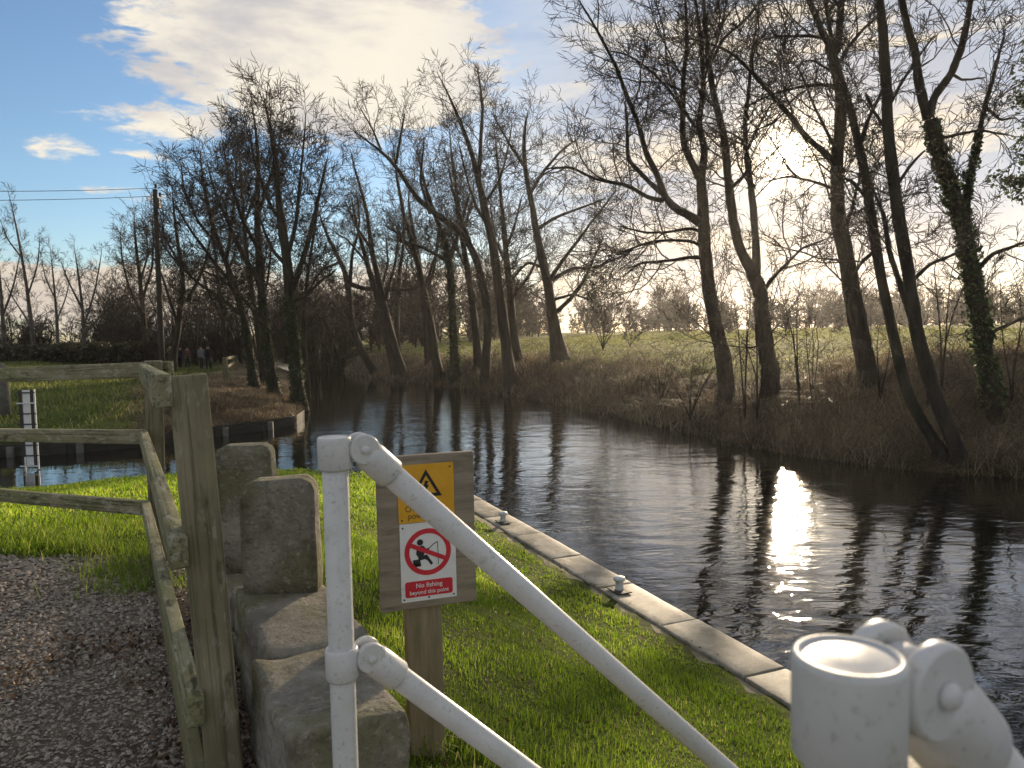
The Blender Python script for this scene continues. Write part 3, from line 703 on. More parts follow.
spart('lightning_symbol', flat([(cx - .003, zs + .152), (cx + .010, zs + .148), (cx + .003, zs + .136), (cx + .010, zs + .134), (cx - .004, zs + .110), (cx - .001, zs + .127), (cx - .010, zs + .129)], yF), M['black'], yp)
spart('lettering', text_mesh('Overhead', 0.030, px0 + 0.084, zs + 0.042, yF), M['brown_print'], yp)
spart('lettering', text_mesh('power lines', 0.030, cx, zs + 0.016, yF), M['brown_print'], yp)
rc = 0.208
spart('prohibition_ring', ring(cx, rc, 0.068, 0.086, yF), M['red'], wpl)
fig = [flat(disc(cx - 0.028, rc + 0.037, 0.0115, 20), yF, 0.0006),
       flat([(cx - .040, rc + .022), (cx - .018, rc + .025), (cx - .006, rc + .012), (cx + .004, rc + .014), (cx + .004, rc + .006), (cx - .010, rc + .002), (cx - .016, rc - .012), (cx - .036, rc - .018), (cx - .044, rc - .004)], yF, 0.0006),
       flat([(cx - .036, rc - .014), (cx - .004, rc - .010), (cx + .018, rc - .044), (cx + .010, rc - .050), (cx - .002, rc - .032), (cx - .012, rc - .026), (cx - .036, rc - .030)], yF - .00005, 0.0006),
       flat([(cx - .056, rc - .026), (cx - .030, rc - .024), (cx - .026, rc - .050), (cx - .054, rc - .052)], yF - .0001, 0.0006),
       flat(thick([(cx + .002, rc + .010), (cx + .020, rc + .026), (cx + .036, rc + .034)], 0.003), yF, 0.0005),
       flat(thick([(cx + .036, rc + .034), (cx + .038, rc - .02), (cx + .037, rc - .05)], 0.0022), yF, 0.0005)]
spart('angler_symbol', merge(fig), M['black'], wpl)
spart('prohibition_bar', flat(thick([(cx - 0.064, rc + 0.030), (cx + 0.064, rc - 0.030)], 0.016), yF - 0.0009, 0.0006), M['red'], wpl)
spart('red_panel', flat(rrect(px0 + 0.016, px1 - 0.014, 0.046, 0.104, 0.009), yF, 0.0008), M['red'], wpl)
spart('lettering', text_mesh('No fishing', 0.0235, cx + .001, 0.0795, yF - 0.0014, 1.02), M['plate'], wpl)
spart('lettering', text_mesh('beyond this point', 0.0205, cx + .001, 0.0555, yF - 0.0014, 1.0), M['plate'], wpl)
scr = lathe([(0.0035, 0), (0.0035, 0.001), (0.0015, 0.002)], 10); scr.transform(Matrix.Rotation(math.pi / 2, 4, 'X'))
for x, z, par in ((px0 + .012, .04, wpl), (px1 - .01, .04, wpl), (cx, .04, wpl), (px0 + .013, zs - .016, wpl), (px1 - .014, zs - .016, wpl), (px0 + .012, zs + .012, yp), (px1 - .014, zs + .196, yp)):
    link('screw', scr, M['iron'], par).location = (x, -0.004, z)

# ------------------------------------------------------------------ level gauge, bollard post, pole and wires on the far side
gp = G(31, 470, ZW)
gauge = thing('level_gauge', 'white level gauge board in a black frame standing in the side water', 'gauge', (gp[0], gp[1], ZW))
hgt = (PY(30, 390, gp[1]) - gp)[2]; gwid = 0.36
bar_part('panel', gauge, gp + [0, 0, 0.12], gp + [0, 0, hgt], 0.16, 0.03, M['plate'], 0.003)
for sx in (-1, 1):
    bar_part('frame_rail', gauge, gp + [0.135 * sx, 0.0, 0.05], gp + [0.135 * sx, 0.0, hgt], 0.085, 0.05, M['iron'], 0.004)
bar_part('gauge_staff', gauge, gp + [0.205, -0.02, 0.02], gp + [0.205, -0.02, hgt + 0.02], 0.03, 0.03, M['plate'], 0.003)
bar_part('gauge_staff', gauge, gp + [-0.10, -0.03, -0.3], gp + [-0.10, -0.03, 0.32], 0.03, 0.03, M['plate'], 0.003)
for i in range(8):
    z = 0.1 + (hgt - 0.16) * i / 7
    bar_part('crossbar', gauge, gp + [-0.225, -0.035, z], gp + [0.225, -0.035, z], 0.02, 0.028, M['plate'] if i % 3 == 0 else M['iron'], 0.003)
bp = on(3, 417)
lb = thing('mooring_post', 'thick pointed timber post on the far grass at the left edge', 'post', bp)
hh = (PY(3, 363, bp[1]) - bp)[2]
link('shaft', lathe([(0.24, -0.2), (0.235, hh - 0.22), (0.22, hh - 0.2)], 8), M['edge_post'], lb)
link('cap', lathe([(0.235, hh - 0.2), (0.22, hh - 0.12), (0.05, hh)], 8), M['edge_post'], lb)
pp = PY(161, 345, 46); pz = lz(pp[0], pp[1]); ptop = PY(155, 190, 46)
pole = thing('utility_pole', 'dark timber utility pole carrying two wires above the hedge', 'pole', (pp[0], pp[1], pz))
v, q = tubes(np.array([np.linspace([0, 0, -0.5], [ptop[0] - pp[0], 0, ptop[2] - pz], 8)]), np.linspace(0.18, 0.13, 8)[None], 12)
link('shaft', np_mesh('shaft', v, [q]), M['pole'], pole)
tp = Vector((ptop[0] - pp[0], 0, ptop[2] - pz))
for dz_, nm in ((0.0, 'cap'),):
    o = link('cap', lathe([(0.15, -0.05), (0.15, 0.0), (0.04, 0.07)], 12), M['pole'], pole); o.location = tp
for k, (dx_, dz_) in enumerate(((0.05, 0.16), (0.28, -0.35), (0.28, -0.75))):
    o = link('insulator', lathe([(0.03, 0), (0.09, 0.05), (0.06, 0.12), (0.1, 0.16), (0.05, 0.24)], 10), M['iron'], pole); o.location = tp + Vector((dx_, 0, dz_ - 0.05))
o = link('transformer_box', rough_box(0.22, 0.26, 0.6, 0.03), M['iron'], pole); o.location = tp + Vector((0.22, -0.15, -0.8))
for (y0, y1, lab) in ((184, 188, 'upper wire running left from the pole top'), (193, 196, 'lower wire running left from the pole')):
    a = PY(156, y1, 46); b2 = PY(0, y0, 40); b2 = a + (b2 - a) * 3
    tt = np.linspace(0, 1, 24)[:, None]; ln = a + (b2 - a) * tt; ln[:, 2] -= 1.2 * (tt * (1 - tt))[:, 0] * 4 * 0.35
    v, q = tubes(ln[None], np.full((1, 24), 0.016), 5)
    tag(link('overhead_wire', np_mesh('wire', v, [q]), M['wire']), lab + ' across the blue sky', 'wire', 'overhead wires')

# far towpath fence: posts and two rails
f0, f1 = on(226, 381), on(236, 371)
tf = thing('towpath_fence', 'short post-and-rail fence beside the far towpath near the walkers', 'fence', f0)
hpost = (PY(226, 357, f0[1]) - f0)[2]
for q_, h_ in ((f0, hpost), (f1, hpost * 0.95)):
    bar_part('post', tf, q_ - [0, 0, 0.3], q_ + [0, 0, h_], 0.2, 0.2, M['timber'], 0.01)
for zz in (0.55, 0.92):
    bar_part('rail', tf, f0 + [0, -0.12, hpost * zz], f1 + [0, -0.12, hpost * zz], 0.06, 0.16, M['timber'], 0.005)

# ------------------------------------------------------------------ bare winter trees
def grow(P, R, counts, t0, t1, ang, lmin, lmax, upk, wander, npts, rng, rk, tipk=0.3, taper_t=0.45):
    """side branches on the centre lines P (N,K,3) with radii R (N,K); all at once"""
    idx = np.repeat(np.arange(len(P)), counts); n = len(idx)
    K = P.shape[1]
    first = np.concatenate([[0], np.cumsum(counts)[:-1]]); order = np.arange(n) - first[idx]
    t = t0 + (t1 - t0) * (order + rng.random(n)) / counts[idx]
    f = t * (K - 1); i = np.minimum(f.astype(int), K - 2); w = (f - i)[:, None]
    p = P[idx, i] * (1 - w) + P[idx, i + 1] * w
    T_ = norm(P[idx, i + 1] - P[idx, i]); rp = R[idx, i] * (1 - w[:, 0]) + R[idx, i + 1] * w[:, 0]
    v = rng.normal(size=(n, 3)); v -= (v * T_).sum(1, keepdims=True) * T_; v = norm(v)
    a = np.radians(ang[0] + (ang[1] - ang[0]) * rng.random(n)) * (1 - 0.45 * t ** 3)
    d = norm(np.cos(a)[:, None] * T_ + np.sin(a)[:, None] * v)
    L = (lmin + (lmax - lmin) * rng.random(n)) * (1 - taper_t * t)
    st = L / (npts - 1)
    Q = np.empty((n, npts, 3)); Q[:, 0] = p; dd = d
    for k in range(1, npts):
        dd = norm(dd + wander * rng.normal(size=(n, 3)) + np.array([0, 0, upk]))
        Q[:, k] = Q[:, k - 1] + dd * st[:, None]
    r0 = np.minimum(rp * 0.62, rk * L)
    RR = r0[:, None] * np.linspace(1, tipk, npts)[None]
    return Q, RR, L
def crown_from(limbs, rng, d1=1.6, l1=(1.2, 3.2), n2=8, l2=(0.5, 1.4), n3=6, l3=(0.2, 0.65), upk=0.06, t_low=0.25, r3=0.0045, n4=0, rk1=0.0105):
    """limbs: list of (K,4) centre lines (x, y, z, radius), K equal. Returns tubes of the finer wood"""
    P = np.stack([l[:, :3] for l in limbs]); R = np.stack([l[:, 3] for l in limbs])
    Ls = np.linalg.norm(np.diff(P, axis=1), axis=2).sum(1)
    out = []
    c1 = np.maximum(2, np.round(Ls * d1)).astype(int)
    A, AR, AL = grow(P, R, c1, t_low, 1.0, (35, 80), *l1, upk, 0.20, 8, rng, rk1, 0.3, 0.66)
    out.append(tubes(A, AR, 4))
    c2 = np.maximum(3, np.round(n2 * AL / np.mean(l1))).astype(int)
    B, BR, BL = grow(A, AR, c2, 0.12, 1.0, (30, 75), *l2, upk * 0.9, 0.24, 4, rng, 0.011)
    BR = np.maximum(BR, r3)
    out.append(tubes(B, BR, 3))
    c3 = np.full(len(B), n3 * 2)
    Cc, CR, CL = grow(B, BR, c3, 0.1, 1.0, (25, 75), *l3, upk * 1.0, 0.26, 3, rng, 0.02)
    out.append(ribbons(Cc, np.full(CR.shape, r3 * 1.25), rng))
    return out
def traced(stems, Yb, rng, K=26, drift=0.12, base=None):
    """stems as pixel lines (x, y, half width in px); each bends a little towards or away from the viewer"""
    res = []
    depth = {}
    for si, s in enumerate(stems):
        s = [tuple(map(float, p)) for p in s]
        # a limb starts at the depth of the stem it leaves
        y0 = Yb
        if si:
            best = min(((math.hypot(s[0][0] - a, s[0][1] - b2), yy) for (a, b2), yy in depth.items()), key=lambda z: z[0]); y0 = best[1]
        tot = sum(math.hypot(s[k + 1][0] - s[k][0], s[k + 1][1] - s[k][1]) for k in range(len(s) - 1))
        g = (rng.random() - 0.5) * 2 * drift if si else (rng.random() - 0.5) * 0.5 * drift
        run = 0; pl = []
        for k, (x, y, r) in enumerate(s):
            if k: run += math.hypot(x - s[k - 1][0], y - s[k - 1][1])
            Yk = y0 * (1 + g * run / 300.0)
            depth[(x, y)] = Yk
            pl.append((*PY(x, y, Yk), 0.87 * r * Yk / F))
        if si == 0:
            zg = lz(pl[0][0], pl[0][1])
            if pl[0][2] > zg - 0.25: pl.insert(0, (pl[0][0] + 0.02, pl[0][1], zg - 0.3, pl[0][3] * 1.12))
        o_ = resample(pl, K); o_ = bend_noise(o_, rng, 0.35 * float(np.mean(o_[:, 3]))); o_[-2:, 3] *= np.array([0.75, 0.45]) if s[-1][2] < 2.2 else 1.0
        res.append(o_)
    return res
def bend_noise(l, rng, amp):
    K = len(l); n = rng.normal(size=(K, 3)) * amp; n[0] = 0
    for _ in range(2): n[1:-1] = (n[:-2] + n[1:-1] + n[2:]) / 3
    l = l.copy(); l[:, :3] += n * np.linspace(0, 1, K)[:, None]; return l
def make_tree(name, label, limbs, rng, loc, cat='tree', group='bare trees by the canal', bark='bark', sides=9, ivy=None, **kw):
    t = thing(name, label, cat, loc, 0, group)
    o3 = np.array([float(v) for v in loc])
    for l in limbs: l[:, :3] -= o3
    V, Q = [], []
    big = [l for l in limbs]
    # root flare on the first stem
    l0 = limbs[0]; l0[:3, 3] *= np.array([1.3, 1.12, 1.03])
    P = np.stack([l[:, :3] for l in big]); R = np.stack([l[:, 3] for l in big])
    v, q = tubes(P, R, sides)
    v += np.random.default_rng(3).normal(size=v.shape) * 0.06 * np.clip(np.repeat(R.reshape(-1), sides)[:, None], 0, 0.3)
    link('trunk', np_mesh('trunk', v, [q]), M[bark], t)
    v, q = join_tubes(crown_from(limbs, rng, **kw))
    link('crown', np_mesh('crown', v, split_faces(q)), M['twig'], t)
    if ivy:
        for (li, f0_, f1_, spreadf, n) in ivy: link('ivy', ivy_mesh(limbs[li], f0_, f1_, spreadf, n, rng), M['ivy'], t)
    return t
def leaf_cards(c, size, rng, nrm=None):
    """small folded leaves: two triangles each, random facing"""
    n = len(c); a = norm(rng.normal(size=(n, 3))); b_ = norm(np.cross(a, rng.normal(size=(n, 3))))
    s = size * (0.6 + 0.8 * rng.random(n))[:, None]
    v = np.stack([c - a * s, c + b_ * s * 0.55, c + a * s, c - b_ * s * 0.55 + np.cross(a, b_) * s * 0.25], 1).reshape(-1, 3)
    q = (np.arange(n)[:, None] * 4 + np.array([0, 1, 2, 3])[None])
    return v, q, np.repeat(rng.random(n), 4)
def ivy_mesh(l, f0_, f1_, spreadf, n, rng):
    t = f0_ + (f1_ - f0_) * rng.random(n); f = t * (len(l) - 1); i = np.minimum(f.astype(int), len(l) - 2); w = (f - i)[:, None]
    c = l[i] * (1 - w) + l[i + 1] * w
    d = norm(rng.normal(size=(n, 3)) * [1, 1, 0.25])
    lump = 1 + 0.6 * np.sin(c[:, 2:3] * 4.1 + d[:, :1] * 3)
    p = c[:, :3] + d * (c[:, 3:4] + spreadf * lump * rng.random((n, 1)) ** 1.5)
    v, q, r = leaf_cards(p, 0.055, rng)
    return np_mesh('ivy', v, [q], False, {'rnd': r})

GR = 'bare trees along the right bank'
rg = np.random.default_rng(21)
near_kw = dict(d1=2.8, l1=(1.4, 4.4), n2=12, l2=(0.6, 1.9), n3=5, l3=(0.2, 0.65), r3=0.0064)
# R1: broad tree left of the sun
make_tree('bare_tree', 'broad bare tree with low limbs spreading left over the canal, left of the sun', traced([
    [(726, 372, 9.5), (722, 355, 9), (715, 320, 8.2), (708, 284, 7.5), (705, 248, 7.2), (703, 219, 6.8), (702, 190, 6), (700, 172, 5)],
    [(701, 180, 5), (693, 165, 4), (682, 142, 3.6), (683, 112, 3), (683, 78, 2.6), (688, 47, 2.2), (686, 13, 1.8), (684, -30, 1)],
    [(701, 176, 5), (706, 151, 4), (698, 128, 3.6), (701, 109, 3.2), (704, 78, 2.8), (701, 39, 2.4), (696, 0, 1.8), (694, -40, 1)],
    [(703, 224, 6), (696, 218, 5), (682, 213, 4.6), (664, 201, 4), (660, 178, 3.6), (644, 151, 3.2), (640, 125, 2.8), (627, 96, 2.5), (618, 68, 2), (602, 42, 1.6), (592, 21, 1.3), (575, -5, .9)],
    [(664, 201, 3), (646, 197, 2.4), (628, 185, 2.2), (597, 180, 1.8), (571, 167, 1.4), (545, 168, .9)],
    [(662, 194, 3), (644, 177, 2.6), (628, 159, 2.4), (627, 130, 1.8), (626, 104, 1.2)],
    [(703, 232, 2.4), (690, 228, 1.8), (670, 232, 1.5), (646, 233, 1.3), (618, 226, .8)],
    [(704, 246, 2.4), (690, 241, 1.9), (672, 240, 1.6), (649, 242, 1.4), (615, 254, .8)],
    [(706, 258, 2.6), (690, 257, 2), (669, 261, 1.7), (640, 263, 1.5), (622, 277, .9)],
    [(683, 110, 2), (668, 88, 1.6), (650, 70, 1.4), (628, 55, 1), (606, 50, .7)],
    [(703, 70, 2), (716, 45, 1.6), (724, 15, 1.2), (730, -20, .8)],
    [(696, 128, 2), (680, 105, 1.6), (668, 70, 1.2), (664, 30, .9), (655, 0, .7)]], 23.0, rg), rg, PY(724, 366, 23.0), group=GR, upk=0.05, **near_kw)
make_tree('bare_tree', 'forked bare tree just left of the sun with two close upright stems', traced([
    [(770, 372, 10.5), (766, 349, 9.8), (762, 310, 8.4), (756, 284, 8), (752, 268, 7.2)],
    [(753, 272, 6.5), (742, 257, 5.6), (735, 232, 5.2), (731, 206, 5), (728, 180, 4.7), (724, 135, 4.3), (716, 109, 3.8), (709, 65, 3.2), (705, 26, 2.6), (702, -20, 1.8)],
    [(755, 274, 6), (758, 260, 4.6), (754, 227, 4.2), (753, 201, 4), (750, 180, 3.6), (746, 150, 3), (744, 122, 2.6), (750, 86, 2), (752, 50, 1.5), (760, 10, 1)],
    [(764, 290, 3), (775, 275, 2), (789, 261, 1.7), (802, 248, 1.4), (828, 238, .9)],
    [(746, 152, 2), (757, 130, 1.5), (770, 105, 1.1), (790, 92, .7)],
    [(729, 190, 2.5), (745, 175, 1.8), (752, 160, 1.4)],
    [(709, 66, 2), (722, 40, 1.7), (745, 20, 1.3), (765, -5, .8)]], 22.0, rg), rg, PY(768, 366, 22.0), group=GR, upk=0.06, **near_kw)
make_tree('bare_tree', 'tall straight bare tree just right of the sun, long limb sweeping left', traced([
    [(872, 400, 11.5), (862, 345, 10.6), (851, 289, 10), (844, 245, 9), (838, 214, 7.8), (837, 180, 7.2), (838, 130, 6.6), (838, 78, 6), (836, 50, 5.4)],
    [(836, 54, 4.5), (822, 32, 3.6), (809, -2, 3), (800, -40, 2)],
    [(836, 52, 4.8), (840, 25, 4), (842, -5, 3.6), (842, -50, 2)],
    [(838, 172, 4), (830, 156, 3.4), (808, 140, 3.2), (795, 122, 3), (773, 96, 2.6), (752, 73, 2.2), (734, 55, 1.8), (712, 44, 1.2), (690, 38, .8)],
    [(836, 88, 2.4), (820, 84, 1.8), (804, 86, 1.6), (773, 94, 1.3), (745, 106, .8)],
    [(840, 62, 2.4), (850, 45, 2), (864, 28, 1.6), (884, 12, 1)],
    [(836, 150, 2), (815, 108, 1.4), (800, 70, 1.1), (790, 60, .8)],
    [(842, 236, 2.8), (852, 210, 2), (856, 190, 1.6), (862, 170, 1)],
    [(838, 190, 2.2), (815, 182, 1.5), (790, 176, 1.2), (765, 182, .8)],
    [(828, 40, 2), (812, 36, 1.7), (780, 36, 1.3), (760, 40, .8)]], 19.0, rg), rg, PY(870, 390, 19.0), group=GR, upk=0.05, **near_kw)
make_tree('bare_tree', 'slender bare tree leaning left from the water edge, left stem of the leaning pair', traced([
    [(953, 464, 7), (949, 458, 6.6), (928, 434, 6.4), (910, 403, 6.2), (900, 369, 6), (893, 332, 6), (884, 292, 5.9), (875, 245, 5.7), (868, 196, 5.4), (859, 143, 4.8), (850, 109, 4.2), (842, 84, 3.6), (832, 50, 2.8), (826, 10, 2), (822, -30, 1.2)],
    [(860, 146, 2.6), (868, 120, 2), (880, 95, 1.6), (890, 70, 1)],
    [(869, 200, 2.4), (850, 180, 1.6), (835, 176, 1.2), (815, 160, .8)],
    [(876, 250, 2.4), (862, 262, 1.8), (852, 278, 1.2)],
    [(845, 90, 2), (830, 70, 1.5), (812, 60, 1), (800, 62, .7)]], 15.6, rg), rg, PY(951, 460, 15.6), group=GR, upk=0.06, d1=2.4, l1=(0.9, 2.6), n2=9, l2=(0.4, 1.0), n3=5, l3=(0.15, 0.45), t_low=0.42, r3=0.0055)
make_tree('bare_tree', 'taller leaning bare tree at the water edge, right stem of the leaning pair', traced([
    [(964, 458, 8.6), (959, 452, 8.4), (949, 434, 8.2), (936, 400, 8), (926, 369, 8), (915, 330, 7.8), (907, 258, 7), (898, 219, 6.8), (893, 180, 6.5), (889, 143, 6.3), (886, 104, 6), (886, 60, 5.6), (881, 10, 5), (878, -40, 3)],
    [(914, 326, 4), (909, 312, 3.4), (902, 290, 3.2), (890, 255, 3), (884, 214, 2.4), (876, 196, 1.6), (868, 180, 1)],
    [(911, 282, 2.6), (930, 264, 2), (945, 258, 1.8), (965, 250, 1.2)],
    [(887, 110, 2.2), (900, 85, 1.8), (916, 60, 1.4), (935, 35, 1)],
    [(886, 130, 2), (874, 112, 1.6), (866, 92, 1.2)],
    [(894, 190, 2), (910, 166, 1.7), (925, 150, 1.2)]], 15.4, rg), rg, PY(961, 454, 15.4), group=GR, upk=0.06, d1=2.4, l1=(0.9, 2.6), n2=9, l2=(0.4, 1.0), n3=5, l3=(0.15, 0.45), t_low=0.42, r3=0.0055)
make_tree('bare_tree', 'ivy-clad bare tree at the right edge forking into a wide Y', traced([
    [(1006, 460, 10), (1001, 445, 9.5), (993, 408, 9), (986, 362, 9), (978, 310, 9), (968, 258, 8.6), (964, 219, 8.4), (952, 190, 7.4), (936, 143, 7), (928, 117, 6.4)],
    [(928, 119, 5.6), (919, 86, 4.8), (915, 52, 4.3), (907, 26, 3.8), (901, -5, 3.2), (896, -40, 2)],
    [(929, 117, 5), (934, 96, 4.4), (952, 73, 4.2), (962, 47, 4), (969, 13, 3.2), (973, -20, 2.6)],
    [(966, 215, 4), (967, 193, 3.4), (977, 143, 3), (985, 104, 2.6), (997, 65, 1.9), (1005, 30, 1.1)],
    [(976, 272, 3), (984, 262, 2.6), (994, 253, 2.4), (1010, 248, 2), (1034, 238, 1.4)],
    [(984, 342, 2.6), (996, 330, 2.2), (1010, 324, 1.8), (1036, 312, 1.2)],
    [(936, 140, 2.4), (955, 135, 1.8), (980, 130, 1.4), (1012, 136, .9)],
    [(985, 106, 1.8), (1000, 120, 1.4), (1016, 118, 1)],
    [(952, 74, 2), (962, 80, 1.4), (985, 78, 1)]], 16.2, rg), rg, PY(1004, 452, 16.2), group=GR, upk=0.04, d1=2.6, l1=(0.9, 2.8), n2=10, l2=(0.4, 1.0), n3=5, l3=(0.15, 0.5), t_low=0.35, r3=0.0055,
    ivy=[(0, 0.15, 1.0, 0.09, 3000), (3, 0.0, 0.45, 0.05, 500)])
# other trees of the right bank: middle group
GM = 'bare trees of the middle group'
mid_kw = dict(d1=2.5, l1=(1.4, 4.4), n2=11, l2=(0.6, 1.9), n3=4, l3=(0.25, 0.75), r3=0.0086)
def mid(label, stems, Yb, ivy=None, **kw):
    k2 = dict(mid_kw); k2.update(kw)
    x, y, _ = stems[0][0]
    Ys = np.linspace(20, 90, 1400); d = ray(x, y); Pq = CAM[:2] + d[:2] * (Ys / d[1])[:, None]      # stand the tree on dry ground
    _, rq, _, _, dq = land(Pq[:, 0], Pq[:, 1]); Yb = max(Yb, float(Ys[np.argmax((rq == 2) & (dq > 0.8))]))
    return make_tree('bare_tree', label, traced(stems, Yb, rg, 20), rg, PY(x, y - 4, Yb), group=GM, sides=7, ivy=ivy, **k2)
mid('stout spreading bare tree standing alone on the sunlit field beside the bush', [
    [(560, 352, 10), (556, 338, 7.5), (553, 318, 6.2), (550, 298, 5.8), (546, 270, 5.4), (540, 250, 4.8), (535, 226, 4), (530, 200, 3.4), (525, 170, 2.8), (524, 140, 2.2), (527, 108, 1.3)],
    [(556, 312, 3), (568, 302, 2.4), (582, 285, 2), (594, 259, 1.6), (604, 236, 1)],
    [(550, 280, 2.8), (560, 264, 2.2), (574, 246, 1.9), (593, 220, 1.5), (616, 190, .9)],
    [(552, 280, 2.4), (572, 268, 1.8), (594, 268, 1.4), (618, 258, .9)],
    [(536, 230, 2.4), (556, 217, 1.8), (580, 208, 1.4), (606, 198, .8)],
    [(530, 194, 2.2), (543, 172, 1.8), (562, 150, 1.3), (578, 138, .8)],
    [(524, 166, 2), (510, 145, 1.5), (498, 124, 1.1), (492, 112, .7)],
    [(545, 268, 2.2), (528, 262, 1.6), (515, 275, 1.2), (508, 290, .8)],
    [(553, 300, 1.8), (574, 294, 1.4), (590, 300, 1)]], 40.0, d1=2.4, upk=0.05)
mid('tall bare tree on the bank with a straight dark trunk, beside the lone field tree', [
    [(511, 384, 7.5), (507, 355, 6.5), (503, 320, 6), (498, 285, 5.8), (494, 250, 5.2), (487, 220, 4.6), (479, 180, 4), (474, 158, 3.2), (463, 130, 2.3), (452, 100, 1.4), (440, 72, .8)],
    [(479, 178, 2.8), (481, 140, 2.2), (483, 107, 1.7), (478, 70, .9)],
    [(484, 205, 2), (500, 180, 1.5), (508, 150, 1.1), (512, 125, .7)],
    [(490, 230, 2.2), (475, 205, 1.7), (465, 170, 1.2), (458, 140, .8)]], 33.0, upk=0.08)
mid('bare tree on the field edge directly behind the straight dark trunk', [
    [(517, 352, 6.5), (513, 335, 5), (511, 300, 4.2), (508, 270, 3.8), (505, 240, 3.2), (502, 200, 2.4), (497, 160, 1.4), (495, 130, .8)],
    [(511, 300, 2.4), (530, 275, 1.7), (540, 250, 1.1)], [(506, 250, 2), (515, 225, 1.5), (522, 195, .9)], [(508, 268, 2), (495, 240, 1.4), (490, 205, .9)]], 43.0, upk=0.08)
mid('curving bare tree whose long limb sweeps up to the left', [
    [(484, 374, 5.5), (485, 362, 5.2), (489, 337, 5), (487, 306, 4.8), (481, 272, 4.4), (473, 246, 4), (462, 228, 3.8), (432, 214, 3.2), (415, 201, 2.9), (405, 180, 2.5), (396, 163, 2.2), (381, 150, 1.7), (362, 138, 1.2), (348, 130, .8)],
    [(396, 164, 1.8), (400, 140, 1.4), (405, 112, .9)], [(430, 214, 2), (420, 180, 1.4), (424, 140, .9)],
    [(381, 150, 1.4), (372, 128, 1), (360, 108, .6)], [(470, 242, 2.2), (456, 205, 1.5), (448, 165, 1)]], 36.0, upk=0.08)
mid('upright bare tree at the field edge behind the curving one', [
    [(478, 348, 5), (475, 330, 4.4), (473, 306, 4), (468, 272, 3.6), (462, 240, 3), (458, 200, 2.2), (452, 160, 1.4), (450, 130, .8)],
    [(468, 272, 2), (455, 245, 1.5), (444, 215, 1)], [(462, 236, 1.8), (472, 205, 1.2), (474, 178, .8)]], 44.0, upk=0.09)
mid('thick ivy-covered tree trunk rising from the bank in the middle group', [
    [(456, 378, 6.5), (455, 362, 5.5), (453, 323, 5), (452, 285, 4.6), (449, 255, 4), (440, 225, 3), (425, 190, 2), (418, 150, 1.2)],
    [(450, 256, 2.6), (462, 225, 1.8), (470, 190, 1)], [(450, 262, 2.4), (420, 246, 1.8), (395, 240, 1.2)]], 38.0, ivy=[(0, 0.02, 0.66, 0.32, 3600)], upk=0.08)
mid('left-leaning bare tree next to the ivy-covered trunk', [
    [(440, 380, 6), (436, 362, 5), (431, 323, 4.4), (423, 289, 4), (415, 254, 3.2), (405, 220, 2.4), (398, 180, 1.6), (392, 145, .9)],
    [(424, 290, 2), (436, 255, 1.5), (440, 215, 1)], [(416, 256, 1.8), (400, 235, 1.3), (384, 225, .8)]], 39.0, upk=0.08)
mid('leaning bare tree at the water edge with pale sunlit side', [
    [(405, 384, 5.5), (402, 368, 4.8), (392, 340, 4.3), (384, 306, 3.9), (377, 275, 3.4), (370, 246, 2.8), (368, 214, 2.2), (358, 180, 1.5), (350, 150, .9)],
    [(384, 304, 2), (395, 265, 1.5), (400, 225, 1)], [(372, 250, 1.8), (355, 225, 1.3), (345, 200, .8)]], 42.0, upk=0.08)
mid('bare tree leaning left over the far bend, with a long level limb', [
    [(378, 382, 5.2), (374, 372, 4.6), (357, 343, 4.2), (349, 315, 4), (350, 286, 3.6), (340, 260, 2.6), (328, 237, 1.8), (318, 210, 1)],
    [(350, 284, 3), (365, 289, 2.6), (380, 290, 2.4), (412, 290, 2.2), (425, 283, 1.2)], [(350, 284, 2.4), (352, 255, 1.8), (360, 225, 1.2), (356, 190, .8)],
    [(340, 262, 1.6), (325, 268, 1.2), (312, 280, .7)]], 44.0, upk=0.07)
mid('dark bare tree between the two leaning trees at the far bend', [
    [(396, 380, 4.6), (393, 366, 4.2), (386, 335, 3.8), (377, 295, 3.4), (366, 262, 2.8), (358, 230, 2), (352, 195, 1.2)],
    [(378, 298, 2), (388, 265, 1.4), (386, 235, .9)], [(366, 262, 1.6), (348, 240, 1.1), (334, 232, .7)]], 43.0, upk=0.08)
mid('thin upright bare tree far back on the field behind the far bend', [
    [(398, 350, 3.4), (397, 330, 2.8), (397, 303, 2.6), (399, 275, 2.2), (404, 240, 1.6), (402, 200, 1)],
    [(398, 300, 1.4), (405, 280, 1.1), (408, 255, .7)]], 56.0, d1=1.1, upk=0.1)
mid('small bare tree leaning left, last one before the canal turns away', [
    [(348, 378, 3.4), (342, 364, 3), (333, 350, 2.6), (327, 332, 2), (322, 305, 1.4), (318, 280, .8)], [(334, 350, 1.6), (340, 325, 1.2), (342, 300, .7)]], 50.0, d1=1.6, upk=0.08)
mid('bare tree behind the group with upright limbs, right of the ivy trunk', [
    [(428, 352, 4.2), (426, 335, 3.6), (424, 300, 3.2), (420, 265, 2.6), (412, 225, 2), (408, 190, 1.2)],
    [(424, 300, 1.8), (434, 270, 1.3), (440, 235, .8)], [(420, 265, 1.6), (408, 250, 1.2), (396, 230, .7)]], 52.0, upk=0.09)

